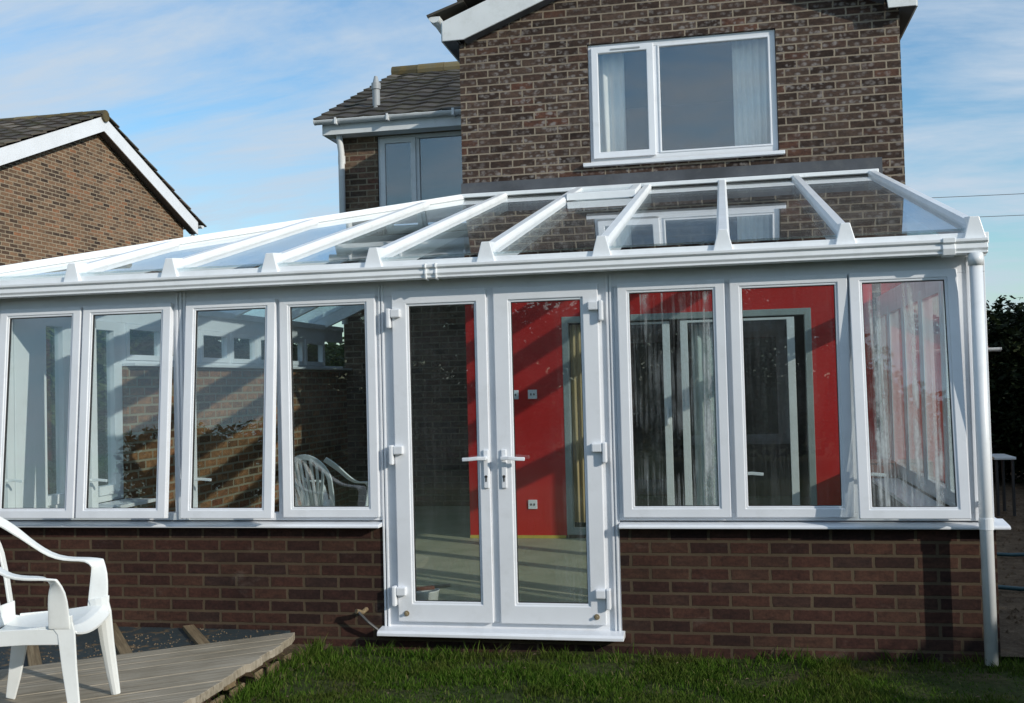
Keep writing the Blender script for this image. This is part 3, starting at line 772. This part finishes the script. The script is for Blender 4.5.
vp = MB().tube([(-3.09, 6.75, 4.85), (-3.09, 6.75, 5.34)], .048, 16).tube([(-3.09, 6.75, 5.32), (-3.09, 6.75, 5.40)], .060, 16).tube([(-3.09, 6.75, 5.40), (-3.09, 6.75, 5.49)], lambda t: .044 * (1 - .5 * t), 16)
vp.build('vent_pipe', M['pipe_grey'], house, smooth=False)

# ================================================================== NEIGHBOUR
nb = empty('house', (-12, 9.5, 0), 'tan brick neighbouring house at the left with white barge boards and mossy tiles', 'house')
NX = -9.0
ap = (9.71, 6.02); er = (12.77, 4.742); sN = (ap[1] - er[1]) / (er[0] - ap[0])
yl = ap[0] - 3.25; 
w = MB().add([(NX, yl, -.3), (NX, 12.62, -.3), (NX, 12.62, 4.98), (NX, ap[0], ap[1]), (NX, yl, ap[1] - 3.25 * sN),
              (NX - 9, yl, -.3), (NX - 9, 12.62, -.3), (NX - 9, 12.62, 4.98), (NX - 9, ap[0], ap[1]), (NX - 9, yl, ap[1] - 3.25 * sN)],
             [(0, 1, 2, 3, 4), (9, 8, 7, 6, 5), (0, 4, 9, 5), (1, 6, 7, 2), (0, 5, 6, 1), (2, 7, 8, 3), (3, 8, 9, 4)])
w.build('wall', M['brick_neighbour'], nb)
bx0, bx1 = NX + .16, NX + .18
def nbarge(y0, z0, y1, z1):
    MB().add([(x, y, z) for x in (bx0, bx1) for (y, z) in ((y0, z0 - .25), (y1, z1 - .25), (y1, z1), (y0, z0))],
             [(0, 1, 2, 3), (7, 6, 5, 4), (0, 4, 5, 1), (1, 5, 6, 2), (2, 6, 7, 3), (3, 7, 4, 0)]).build('barge_board', M['upvc'], nb)
nbarge(ap[0], ap[1] + .1, er[0] + .1, er[1] + .06); nbarge(yl - .35, ap[1] + .1 - (ap[0] - yl + .35) * sN, ap[0] - .001, ap[1] + .1)
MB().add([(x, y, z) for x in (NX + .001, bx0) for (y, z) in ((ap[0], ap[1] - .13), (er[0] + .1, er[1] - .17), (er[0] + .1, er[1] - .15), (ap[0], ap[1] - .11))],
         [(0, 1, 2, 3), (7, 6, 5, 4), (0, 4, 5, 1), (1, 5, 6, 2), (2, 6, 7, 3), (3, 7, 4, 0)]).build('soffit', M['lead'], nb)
up1 = Vector((0, 1, sN)).normalized(); up2 = Vector((0, -1, sN)).normalized()
SL = (3.25 + .5) * math.sqrt(1 + sN * sN)
yE = ap[0] - 3.75
tile_roof('roof', (NX - 9.2, yE, ap[1] + .135 - 3.75 * sN), (1, 0, 0), 9.42, up1, SL, M['tile_neighbour'], nb)
tile_roof('roof', (NX - 9.2, ap[0] + 3.4, ap[1] + .135 - 3.4 * sN), (1, 0, 0), 9.42, up2, 3.4 * math.sqrt(1 + sN * sN), M['tile_neighbour'], nb)
rt = MB()
for i in range(22):
    x = NX + .22 - i * .42
    rt.tube([(x, ap[0], ap[1] + .10), (x - .415, ap[0], ap[1] + .10)], .10 + .004 * (i % 2), 10)
rt.build('ridge_tiles', M['moss_tile'], nb)
half_gutter(er[0] + .20, NX - 9, NX + .22, er[1] + .0, 'x', nb)
MB().tube([(NX + .06, er[0] + .18, er[1] - .05), (NX + .06, er[0] + .12, er[1] - .18), (NX + .06, 12.72, er[1] - .36), (NX + .06, 12.72, .2)], .034, 12, up=(1, 0, 0)).build('downpipe', M['upvc'], nb, smooth=True)

# ================================================================== GROUND
def sheet(name, x0, x1, y0, y1, z, mat, nx=1, ny=1, amp=0):
    m = MB(); V = []
    for j in range(ny + 1):
        for i in range(nx + 1):
            x = x0 + (x1 - x0) * i / nx; y = y0 + (y1 - y0) * j / ny
            V.append((x, y, z + (amp * noise.noise(Vector((x * 1.3, y * 1.3, 0))) if amp else 0)))
    m.add(V, [(j * (nx + 1) + i, j * (nx + 1) + i + 1, (j + 1) * (nx + 1) + i + 1, (j + 1) * (nx + 1) + i) for j in range(ny) for i in range(nx)])
    o = m.build(name, mat); o['kind'] = 'structure'; return o
sheet('ground', -400, 400, -400, 400, -.14, M['ground'])
sheet('lawn', -1.295, 7.4, -9, -.002, -.085, M['ground'], 90, 90, .02)
sheet('soil', 2.641, 8, -.001, 20, -.06, M['soil'], 60, 140, .035)

rnd = random.Random(11)
V = []; F = []
def blade(x, y, h, z=-.09):
    a = rnd.uniform(0, 2 * math.pi); w_ = rnd.uniform(.0022, .0045); lx = math.cos(a); ly = math.sin(a)
    b = a + rnd.uniform(-1.6, 1.6); bend = h * rnd.uniform(.2, .9); k = len(V)
    dx, dy = math.cos(b) * bend, math.sin(b) * bend
    V.extend([(x - lx * w_, y - ly * w_, z), (x + lx * w_, y + ly * w_, z), (x + lx * w_ * .7 + dx * .4, y + ly * w_ * .7 + dy * .4, z + h * .6), (x - lx * w_ * .7 + dx * .4, y - ly * w_ * .7 + dy * .4, z + h * .6), (x + dx, y + dy, z + h)])
    F.extend([(k, k + 1, k + 2, k + 3), (k + 3, k + 2, k + 4)])
for i in range(95000):
    y = -.02 - 2.4 * rnd.random(); x = -1.30 + 4.5 * rnd.random()
    p = noise.noise(Vector((x * 2.2, y * 2.2, 3.3)))
    p2 = noise.noise(Vector((x * 5, y * 7, 9.1)))
    if p < -.15 and rnd.random() < .65: continue
    if p2 < -.25 and rnd.random() < .7: continue
    h = rnd.uniform(.018, .045) * (1 + .5 * p) + (.03 * rnd.random() if (y > -.25 or x < -1.05) else 0) + max(0, p) * .02
    if y > -.10 and (rnd.random() < .55 or -.92 < x < .64): continue
    blade(x, y, h)
for i in range(14000): blade(rnd.uniform(-1.35, 5), rnd.uniform(-6, -2.4), rnd.uniform(.03, .06))
for i in range(1200):   # long tufts along the board ends and the wall foot
    if rnd.random() < .5: blade(-1.275 + rnd.random() * .08, -.1 - 2 * rnd.random(), rnd.uniform(.06, .12))
    else:
        xx = -1.25 + rnd.random() * 3.8
        if noise.noise(Vector((xx * 3, 0, 5))) < .05: continue
        blade(xx, (-.015 if not -.92 < xx < .64 else -.125) - .05 * rnd.random(), rnd.uniform(.04, .10))
me = bpy.data.meshes.new('grass'); me.from_pydata(V, [], F); me.materials.append(M['blade'])
go = bpy.data.objects.new('grass', me); COL.objects.link(go); go['kind'] = 'stuff'
tag(go, 'short green lawn grass with dry patches in front of the doors', 'grass')

m = MB()
for i in range(70):
    x = rnd.uniform(-1.2, 2.6); y = rnd.uniform(-1.7, -.12); z = -.045 + rnd.uniform(0, .015); a = rnd.uniform(0, 6.28); q = rnd.uniform(.006, .014)
    ca, sa = math.cos(a) * q, math.sin(a) * q
    m.add([(x - ca, y - sa, z), (x + sa * .5, y - ca * .5, z + .005), (x + ca, y + sa, z + .002), (x - sa * .5, y + ca * .5, z + .006)], [(0, 1, 2, 3)])
tag(m.build('fallen_leaves', M['sand_box']), 'small brown fallen leaves lying on the lawn', 'fallen leaves', kind='stuff')
# clods and pebbles on the bare soil
m = MB()
for i in range(1300):
    x = rnd.uniform(2.72, 4.8); y = rnd.uniform(-.05, 8); s_ = rnd.uniform(.008, .03)
    z = -.06 + .035 * noise.noise(Vector((x * 1.3, y * 1.3, 0)))
    pts = [(x + rnd.uniform(.6, 1.2) * s_ * a, y + rnd.uniform(.6, 1.2) * s_ * b, z + rnd.uniform(.5, 1) * s_ * c) for a, b, c in ((1, 0, 0), (0, 1, 0), (-1, 0, 0), (0, -1, 0), (0, 0, 1), (0, 0, -1))]
    m.add(pts, [(0, 1, 4), (1, 2, 4), (2, 3, 4), (3, 0, 4), (1, 0, 5), (2, 1, 5), (3, 2, 5), (0, 3, 5)])
tag(m.build('soil_clods', M['soil']), 'brown clods and pebbles scattered over the bare soil', 'soil clods', kind='stuff')

# ================================================================== DECK
sheet('soil', -5.0, -1.20, -3.2, -.001, -.075, M['soil'], 60, 50, .03)
deck = empty('deck', (-2.2, -1.3, 0), 'unfinished low timber deck at the left with grey boards and exposed joists', 'deck')
dv = Vector((.79, .61, 0)).normalized(); pv = Vector((dv.y, -dv.x, 0))     # along boards; towards the viewer
E0 = Vector((-1.36, -.20, 0))
bw = .118
for k in range(16):
    # board k spans offsets k*bw .. along pv, clipped at its right end by x = -1.37
    a0, a1 = k * (bw + .002), k * (bw + .002) + bw
    def endt(a, x=-1.30): return (x - (E0 + pv * a).x) / dv.x
    jg = rnd.uniform(-.018, .012)
    t0, t1 = endt(a0, -1.315 + jg), endt(a1, -1.315 + jg)
    if k == 0: t0 = 0
    q = [E0 + pv * a0 + dv * -4.0, E0 + pv * a1 + dv * -4.0, E0 + pv * a1 + dv * t1, E0 + pv * a0 + dv * t0]
    zt = .046 + rnd.uniform(-.0015, .0015)
    MB().prism([(p.x, p.y) for p in q], zt - .045, zt, 'z').build('deck_board', M['deck'], deck, .003)
# frame timbers under and behind the boards
js = [.52, .95, 1.42, 1.9, 2.4]
for t in js:
    a = E0 - dv * t; b0 = a - pv * 1.3; b1 = a + pv * 1.7
    if t < .5: b0 = a - pv * .14
    # clip to the house wall (y < -.01)
    if b0.y > -.02: b0 = a - pv * ((-.03 - a.y) / -pv.y) 
    h = dv * .034
    q = [b0 - h, b0 + h, b1 + h, b1 - h]
    if b1.x > -1.37: 
        s_ = (-1.37 - a.x) / pv.x; b1 = a + pv * s_; q = [b0 - h, b0 + h, b1 + h, b1 - h]
    MB().prism([(p.x, p.y) for p in q], -.06, .036, 'z').build('joist', M['joist'], deck, .003)
q = [(-1.47, -.012), (-4.6, -.012), (-4.6, -2.62), (-1.52, -.31)]
MB().prism(q, -.12, .012, 'z').build('membrane', M['membrane'], deck)
m = MB()
for i in range(800):
    t = rnd.uniform(.1, 2.8); a = rnd.uniform(-.6, -.02); p = E0 - dv * t + pv * a
    if p.y > -.03 or rnd.random() > .35 + .65 * (noise.noise(Vector((p.x * 4, p.y * 4, 0))) > 0): continue
    s_ = rnd.uniform(.003, .010); z = .013
    m.add([(p.x + s_, p.y, z), (p.x, p.y + s_, z), (p.x - s_, p.y, z), (p.x, p.y - s_, z), (p.x, p.y, z + s_ * .8)], [(0, 1, 4), (1, 2, 4), (2, 3, 4), (3, 0, 4)])
tag(m.build('wood_chips', M['sand_box']), 'pale wood chips and crumbs scattered on the black membrane', 'wood chips', kind='stuff')
for y in (-.42, -.60, -.80, -1.03, -1.27, -1.5):
    l = rnd.uniform(.09, .16)
    MB().box(-1.300, -1.282 + rnd.uniform(-.006, .004), y - l, y, -.10, -.002 - rnd.uniform(0, .02)).build('edging_offcut', M['joist'], deck, .004)

# ================================================================== CHAIRS
def make_chair(name):
    root = bpy.data.objects.new(name, None); COL.objects.link(root)
    mat = M['chair_plastic']
    # seat: dished slab with a rolled front
    m = MB(); nx, ny = 12, 12; V = []
    for lay in (0, 1):
        for i in range(nx + 1):
            tx = i / nx; x = -.23 + .47 * tx
            hw = .185 + .05 * tx - (.03 * max(0, tx - .85) / .15)
            for j in range(ny + 1):
                ty = -1 + 2 * j / ny
                z = .40 + .03 * tx + .018 * ty * ty - .012 * math.cos(ty * 1.4) - (.045 * max(0, (tx - .86) / .14) ** 2) - .02 * (1 - tx) 
                V.append((x, ty * hw, z - lay * .012))
    q = (nx + 1) * (ny + 1); Fs = []
    for i in range(nx):
        for j in range(ny):
            a = i * (ny + 1) + j; Fs += [(a, a + 1, a + ny + 2, a + ny + 1), (q + a + ny + 1, q + a + ny + 2, q + a + 1, q + a)]
    for i in range(nx):
        for j in (0, ny): a = i * (ny + 1) + j; Fs.append((a, a + ny + 1, q + a + ny + 1, q + a))
    for j in range(ny):
        for i in (0, nx): a = i * (ny + 1) + j; Fs.append((a, a + 1, q + a + 1, q + a))
    m.add(V, Fs)
    # apron below the seat edges
    for s in (-1, 1): m.sweep([(-.2, s * .20, .375), (.0, s * .212, .385), (.19, s * .225, .385)], [(-.006, -.035), (.006, -.035), (.006, .035), (-.006, .035)])
    m.build('seat', mat, root, .003, smooth=False)
    for s in (-1, 1):
        # front legs: broad blades flaring to the foot
        def pf(t): w = .052 * (1 - t) + .022 * t; return [(-w, -.010), (-w * .3, -.018), (w * .3, -.018), (w, -.010), (w, .004), (-w, .004)]
        m = MB(); m.sweep([(.178, s * .232, .47), (.185, s * .228, .435), (.20, s * .228, .40), (.215, s * .236, .25), (.235, s * .244, .10), (.25, s * .25, 0)], pf, up=(0, s, 0))
        m.build('leg', mat, root, .004)
        m = MB(); m.sweep([(-.19, s * .195, .40), (-.21, s * .205, .25), (-.24, s * .215, .10), (-.265, s * .225, 0)], lambda t: [(-(.045 - .022 * t), -.009), (.045 - .022 * t, -.009), (.045 - .022 * t, .006), (-(.045 - .022 * t), .006)], up=(0, s, 0))
        m.build('leg', mat, root, .004)
        # arm: rises from the front of the seat, runs back and sweeps up into the back
        pts = [(.170, s * .228, .42), (.172, s * .242, .50), (.172, s * .256, .585), (.160, s * .262, .632), (.115, s * .264, .652), (.04, s * .266, .652), (-.04, s * .264, .662), (-.11, s * .254, .70), (-.175, s * .236, .755), (-.235, s * .205, .815), (-.285, s * .15, .865)]
        def pa(t):
            w = .052 - .018 * min(1, t * 2.2) if t < .5 else .034 - .010 * (t - .5) * 2
            return [(-w, -.007), (w, -.007), (w, .007), (-w, .007)]
        P = [Vector(p) for p in pts]; rings = []; n = len(P)
        for i, p in enumerate(P):
            t = i / (n - 1); tg = (P[min(i + 1, n - 1)] - P[max(i - 1, 0)]).normalized()
            side = Vector((1, 0, 0)) if i < 2 else Vector((0, s, 0)) if i > 3 else Vector((.6, .5 * s, 0))
            if i in (0, 1, 2): side = Vector((1, 0, 0))
            if i == 3: side = Vector((.5, .55 * s, .35))
            if i > 8: side = Vector((-.2, .6 * s, .75))
            side = (side - tg * side.dot(tg)).normalized(); nn = tg.cross(side)
            w = [.050, .047, .042, .036, .032, .030, .029, .028, .027, .026, .025][i]
            rings.append([p + side * w + nn * .007, p - side * w + nn * .007, p - side * w - nn * .007, p + side * w - nn * .007])
        m = MB(); V = [v for r in rings for v in r]
        Fs = [(i * 4 + j, i * 4 + (j + 1) % 4, (i + 1) * 4 + (j + 1) % 4, (i + 1) * 4 + j) for i in range(n - 1) for j in range(4)] + [(3, 2, 1, 0), tuple((n - 1) * 4 + j for j in range(4))]
        m.add(V, Fs); o = m.build('arm', mat, root, .004); smooth_obj(o, 1)
    # back: arched rim, lower plate and fanned slats
    m = MB()
    def bx(z): return -.225 - .24 * (z - .40) * .95
    rim = []
    for k in range(17):
        a = math.pi * k / 16; y = math.cos(a) * .205; z = .70 + math.sin(a) * .185
        rim.append((bx(z) - .02 * math.sin(a), y, z))
    rim = [(bx(.46), .185, .44), (bx(.58), .20, .58)] + rim + [(bx(.58), -.20, .58), (bx(.46), -.185, .44)]
    m.sweep(rim, [(-.022, -.006), (.022, -.006), (.022, .006), (-.022, .006)], up=(1, 0, 0))
    m.sweep([(bx(.40), -.19, .425), (bx(.40) - .02, -.1, .42), (bx(.40) - .025, 0, .42), (bx(.40) - .02, .1, .42), (bx(.40), .19, .425)], [(-.006, -.05), (.006, -.05), (.006, .05), (-.006, .05)])
    for k in range(-3, 4):
        yb_ = k * .030; yt = k * .058; zt = .70 + math.sqrt(max(0, 1 - (yt / .205) ** 2)) * .185
        m.sweep([(bx(.42) - .02, yb_, .43), (bx(.55) - .02, yb_ * 1.15, .56), (bx(.7) - .02, yt * .85, .70), (bx(zt) - .02, yt, zt)], [(-.014, -.004), (.014, -.004), (.014, .004), (-.014, .004)], up=(1, 0, 0))
    m.build('backrest', mat, root, .003)
    return root
ch = make_chair('plastic_chair')
tag(ch, 'white moulded plastic garden armchair standing on the grey deck outside', 'chair', 'white plastic garden chairs')
ch.scale = (.97, .97, 1.0); ch.location = (-1.905, -1.815, .05); ch.rotation_euler.z = rad(12)
c2 = copy_tree(ch)
tag(c2, 'white plastic armchair inside the conservatory behind the fourth window', 'chair')
c2.location = (-2.12, 2.45, .017); c2.rotation_euler.z = rad(72); c2.scale = (1.04, 1.04, 1.04)

# ================================================================== SMALL THINGS
tub = empty('tub', (-.735, .42, .016), 'small white tub with reddish tools standing inside the left glass door', 'tub')
m = MB(); k = 20; V = []
for (r, z) in ((.072, .0), (.092, .165), (.098, .172), (.087, .172), (.068, .006)): V += [(-.735 + r * 1.1 * math.cos(2 * math.pi * j / k), .42 + r * math.sin(2 * math.pi * j / k), .017 + z) for j in range(k)]
m.add(V, [(i * k + j, i * k + (j + 1) % k, (i + 1) * k + (j + 1) % k, (i + 1) * k + j) for i in range(4) for j in range(k)] + [tuple(range(k)), tuple(4 * k + j for j in range(k))])
m.build('bowl', M['tub'], tub, smooth=True)
tb = empty('brush', (-.735, .42, .18), 'red brown scrubbing brush with black handle lying across the white tub', 'brush')
MB().sweep([(-.83, .42, .192), (-.74, .41, .197), (-.66, .42, .205)], [(-.02, -.01), (.02, -.01), (.02, .012), (-.02, .012)]).build('brush_head', M['terracotta'], tb, .004)
MB().tube([(-.67, .42, .207), (-.56, .43, .218)], .011, 8).build('handle', M['dark_metal'], tb)
bxo = MB().frame(2.31, 2.53, 2.75, 3.05, .669, .80, .012).box(2.322, 2.518, 2.76, 3.04, .669, .78)
tag(bxo.build('box', M['terracotta'], None, .004), 'dull red box on the inner sill of the right hand end wall', 'box')
MB()
hose = MB().tube([(2.75, 3.7, -.03), (3.1, 3.45, -.03), (3.5, 3.35, -.03), (4.1, 3.45, -.03), (4.8, 3.3, -.03)], .016, 8)
tag(hose.build('hose', M['hose'], smooth=True), 'teal hose lying straight across the bare soil, the farther one', 'hose', 'hoses on the bare soil')
hose = MB().tube([(2.74, 1.85, -.03), (3.0, 1.95, -.03), (3.2, 1.86, -.03), (3.5, 1.80, -.03), (4.2, 1.9, -.03)], .016, 8)
tag(hose.build('hose', M['hose'], smooth=True), 'teal hose curving on the bare soil nearest the white downpipe', 'hose', 'hoses on the bare soil')
# stub of pipe sticking out of the wall foot left of the doors
MB().tube([(-.975, -.002, .15), (-.985, -.05, .14), (-1.01, -.09, .155)], .014, 10).build('pipe_stub', M['joist'], cons)
m = MB().tube([(-1.005, -.085, .155), (-.94, -.08, .09), (-.88, -.06, .035)], .009, 8).build('pipe_stub', M['dark_metal'], cons)

sh = empty('shed', (3.9, 9, 0), 'small dark shed with red brown roof and white gutter behind the downpipe', 'shed')
MB().box(3.2, 4.35, 8.2, 9.6, -.05, 1.72).build('wall', M['shed_wood'], sh)
MB().prism([(8.05, 1.80), (8.9, 2.02), (9.75, 1.80), (9.75, 1.74), (8.05, 1.74)], 3.1, 4.45, 'x').build('roof', M['shed_roof'], sh)
half_gutter(8.0, 3.1, 4.56, 1.80, 'x', sh, .05)
gt = empty('garden_table', (4.25, 6.2, 0), 'pale low garden table standing on the soil against the dark hedge', 'table')
MB().box(3.98, 4.20, 5.95, 6.45, .56, .59).build('table_top', M['chair_plastic'], gt, .006)
for x in (4.01, 4.17):
    for y in (5.99, 6.41): MB().tube([(x, y, -.04), (x, y, .56)], .017, 8).build('leg', M['dark_metal'], gt)

# ================================================================== PLANTS
def leaves(centers, n, size, seed, flat=.6):
    rr = random.Random(seed); V = []; F = []
    tot = sum(c[3] * c[3] * (c[4] if len(c) > 4 else 1) for c in centers)
    for c in centers:
        cx, cy, cz, r = c[:4]; sz = c[4] if len(c) > 4 else 1
        for i in range(int(n * r * r * sz / tot)):
            u = rr.uniform(-1, 1); a = rr.uniform(0, 2 * math.pi); q = math.sqrt(1 - u * u)
            d = Vector((q * math.cos(a), q * math.sin(a), u))
            rr_ = r * (rr.random() ** .35) * (1 + .35 * noise.noise(d * 2.3 + Vector((cx, cy, cz))))
            p = Vector((cx, cy, cz)) + Vector((d.x * rr_, d.y * rr_, d.z * rr_ * sz))
            if p.z < -.03: continue
            s_ = size * rr.uniform(.6, 1.3)
            a1 = Vector((rr.uniform(-1, 1), rr.uniform(-1, 1), rr.uniform(-.6, .6))).normalized(); a2 = a1.cross(Vector((rr.uniform(-1, 1), rr.uniform(-1, 1), rr.uniform(-1, 1)))).normalized()
            k = len(V); V.extend([p - a1 * s_, p + a2 * s_ * .45, p + a1 * s_, p - a2 * s_ * .45]); F.append((k, k + 1, k + 2, k + 3))
    return V, F
def plant(name, label, cat, centers, n, size, seed, mat, trunk=None, group=None):
    root = empty(name, (centers[0][0], centers[0][1], 0), label, cat, group)
    V, F = leaves(centers, n, size, seed)
    m = MB(); m.v = [tuple(v) for v in V]; m.f = F
    me = bpy.data.meshes.new('crown'); me.from_pydata(m.v, [], m.f); me.materials.append(M[mat])
    o = bpy.data.objects.new('crown', me); COL.objects.link(o); attach(o, root)
    t = MB()
    for (p0, p1, r0, r1) in trunk or []:
        P = [Vector(p0).lerp(Vector(p1), k / 4) + Vector((.04 * math.sin(k * 2 + seed), .04 * math.cos(k * 3 + seed), 0)) * (1 if 0 < k < 4 else 0) for k in range(5)]
        t.tube(P, lambda q: r0 + (r1 - r0) * q, 8, up=(1, 0, 0))
    if trunk: t.build('trunk', M['bark'], root, smooth=True)
    return root
# right of the house, seen past the downpipe
plant('conifer', 'dark pointed conifer at the far right edge beyond the bare soil', 'conifer',
      [(5.75, 9.6, .8, 1.1), (5.75, 9.6, 1.7, .85), (5.8, 9.6, 2.35, .5), (5.85, 9.6, 2.85, .24, 1.6)], 16000, .05, 4, 'leaf_dark', [((5.75, 9.6, -.05), (5.85, 9.6, 2.9), .11, .02)])
plant('shrub', 'dark rounded shrub between the white downpipe and the conifer', 'shrub',
      [(4.9, 9.9, .8, .9), (4.75, 9.9, 1.75, .6), (5.15, 10.2, 2.0, .55), (4.3, 10.4, 1.2, .7)], 13000, .05, 5, 'leaf_dark', [((4.9, 9.9, -.05), (4.9, 9.9, 1.9), .06, .02)])
def hedge(label, p0, p1, h, seed, n, r=.6, size=.07, mat='leaf_dark', name='hedge'):
    P0, P1 = Vector(p0), Vector(p1); L = (P1 - P0).length; k = int(L / .8); cs = []
    rr = random.Random(seed)
    for i in range(k + 1):
        p = P0.lerp(P1, i / k); z = .45
        hh = h * rr.uniform(.9, 1.08)
        while z < hh - r * .4:
            cs.append((p.x + rr.uniform(-.12, .12), p.y + rr.uniform(-.12, .12), z, r * rr.uniform(.85, 1.12))); z += .7
        cs.append((p.x, p.y, hh - r * .8, r * .8))
    tr_ = [((P0.lerp(P1, i / k).x, P0.lerp(P1, i / k).y, -.05), (P0.lerp(P1, i / k).x, P0.lerp(P1, i / k).y, h * .7), .04, .015) for i in range(0, k + 1, 2)]
    return plant(name, label, 'hedge', cs, n, size, seed, mat, tr_)
hedge('dark hedge closing off the bare soil at the back right', (3.4, 12.4, 0), (9.5, 12.0, 0), 2.3, 21, 26000, .75, .08)
hedge('unseen hedge added at the right to shade the lawn and wall foot', (7.6, -8, 0), (7.6, 9.5, 0), 2.5, 22, 60000, .62, .09)  # added out of view to throw shade over the right lawn, soil and low wall
hedge('hedge along the left boundary outside the end windows', (-6.8, -3, 0), (-6.8, 16, 0), 2.45, 23, 50000, .6, .09, 'leaf_mid')
hedge('tall hedge at the bottom of the garden facing the house', (-11, -15, 0), (7, -15, 0), 3.2, 24, 60000, .8, .10)
def tree(label, x, y, h, r, seed, n=9000, mat='leaf_mid', size=.11):
    rr = random.Random(seed); cs = []; tr_ = [((x, y, -.1), (x + rr.uniform(-.2, .2), y, h * .6), .17, .09)]
    for i in range(16):
        a = rr.uniform(0, 6.28); q = r * math.sqrt(rr.random()) * .8; z = h * (.45 + .5 * rr.random() * (1 - .4 * q / r))
        cs.append((x + q * math.cos(a), y + q * math.sin(a), z, r * rr.uniform(.28, .45)))
        tr_.append(((x, y, h * .35 + .12 * i * .4), cs[-1][:3], .05, .012))
    return plant('tree', label, 'tree', cs, n, size, seed, mat, tr_, 'trees at the bottom of the garden')
tree('broad leafy tree behind the bottom hedge, left of the group', -7, -19, 6.5, 2.6, 31)
tree('taller leafy tree behind the bottom hedge, middle of the group', -1, -20, 7.5, 2.8, 32)
tree('spreading leafy tree behind the bottom hedge, right of the group', 4.2, -19, 6.8, 2.7, 33)

# telephone cables
for (a, b, lab) in (((919, 186), (1023, 182.5), 'upper thin telephone cable crossing the sky right of the house'), ((963, 207), (1024, 207.6), 'lower thin telephone cable crossing the sky right of the house')):
    dz = 0 if 'upper' in lab else -.75
    pts = []
    for i in range(13):
        t = i / 12; x = 8 + 22 * t
        pts.append((x, 34 - 2 * t, 7.9 + dz + .035 * (x - 12) - .45 * math.sin(math.pi * t)))
    tag(MB().tube(pts, .011, 6).build('telephone_cable', M['cable']), lab, 'cable', 'telephone cables')

# ================================================================== LIGHT, SKY
sv = Vector((1.9, -1.0, .86)).normalized()
el = math.asin(sv.z); az = math.atan2(sv.x, sv.y)
sun = bpy.data.lights.new('sun', 'SUN'); sun.energy = 3.6; sun.angle = rad(.55); sun.color = (1.0, .94, .84)
so = bpy.data.objects.new('sun', sun); COL.objects.link(so); so.rotation_euler = sv.to_track_quat('Z', 'Y').to_euler(); so.location = (8, -6, 8)
W = bpy.data.worlds.new('World'); scene.world = W; W.use_nodes = True
nt = W.node_tree; nt.nodes.clear()
out = nt.nodes.new('ShaderNodeOutputWorld'); bg = nt.nodes.new('ShaderNodeBackground')
sky = nt.nodes.new('ShaderNodeTexSky'); sky.sky_type = 'NISHITA'; sky.sun_disc = False
sky.sun_elevation = el; sky.sun_rotation = az; sky.air_density = 1.3; sky.dust_density = .3; sky.ozone_density = 3.0
tc = nt.nodes.new('ShaderNodeTexCoord').outputs['Generated']
sp = nd(nt, 'SeparateXYZ', {0: tc})
zc = mth(nt, 'MAXIMUM', sp.outputs[2], .03)
px = mth(nt, 'DIVIDE', sp.outputs[0], mth(nt, 'ADD', zc, .25)); py = mth(nt, 'DIVIDE', sp.outputs[1], mth(nt, 'ADD', zc, .25))
pv_ = nd(nt, 'CombineXYZ', {0: px, 1: py}).outputs[0]
n1 = noise_tex(nt, mapped(nt, pv_, (1.0, 2.6, 1), (2.3, .7, 0), (0, 0, .5)), 1.1, 8, .62, .5)
n2 = noise_tex(nt, mapped(nt, pv_, (3.0, 9, 1), (1.3, .2, 0), (0, 0, .35)), 1.2, 6, .6, .3)
cl = ramp(nt, mth(nt, 'ADD', mth(nt, 'MULTIPLY', n1, .75), mth(nt, 'MULTIPLY', n2, .25)), [(.40, (0, 0, 0)), (.60, (1, 1, 1))])
clf = mth(nt, 'MULTIPLY', cl, .9)
skc = mix(nt, 1.0, sky.outputs[0], (.82, 1.04, 1.18), 'MULTIPLY')
col = mix(nt, clf, skc, (4.0, 4.75, 5.6))
nt.links.new(col, bg.inputs[0]); bg.inputs[1].default_value = .15
nt.links.new(bg.outputs[0], out.inputs[0])

# ================================================================== CAMERA
f_, yaw, pit, rol = 1068.3, .2, .0297, .0252
Fv = Vector((-math.sin(yaw) * math.cos(pit), math.cos(yaw) * math.cos(pit), math.sin(pit)))
Rv = Vector((math.cos(yaw), math.sin(yaw), 0)); Uv = Rv.cross(Fv)
c_, s_ = math.cos(rol), math.sin(rol)
R2 = c_ * Rv - s_ * Uv; U2 = s_ * Rv + c_ * Uv
cam = bpy.data.cameras.new('camera'); cam.sensor_fit = 'HORIZONTAL'; cam.sensor_width = 36; cam.lens = f_ / 1024 * 36; cam.clip_end = 2000; cam.clip_start = .05
co = bpy.data.objects.new('camera', cam); COL.objects.link(co)
mt = Matrix(((R2.x, U2.x, -Fv.x, 1.2408), (R2.y, U2.y, -Fv.y, -6.26), (R2.z, U2.z, -Fv.z, 1.5068), (0, 0, 0, 1)))
co.matrix_world = mt
scene.camera = co
scene.render.engine = 'CYCLES'
scene.cycles.transparent_max_bounces = 32; scene.cycles.max_bounces = 10
scene.view_settings.view_transform = 'Standard'; scene.view_settings.look = 'None'; scene.view_settings.gamma = 1
scene.view_settings.exposure = -0.10
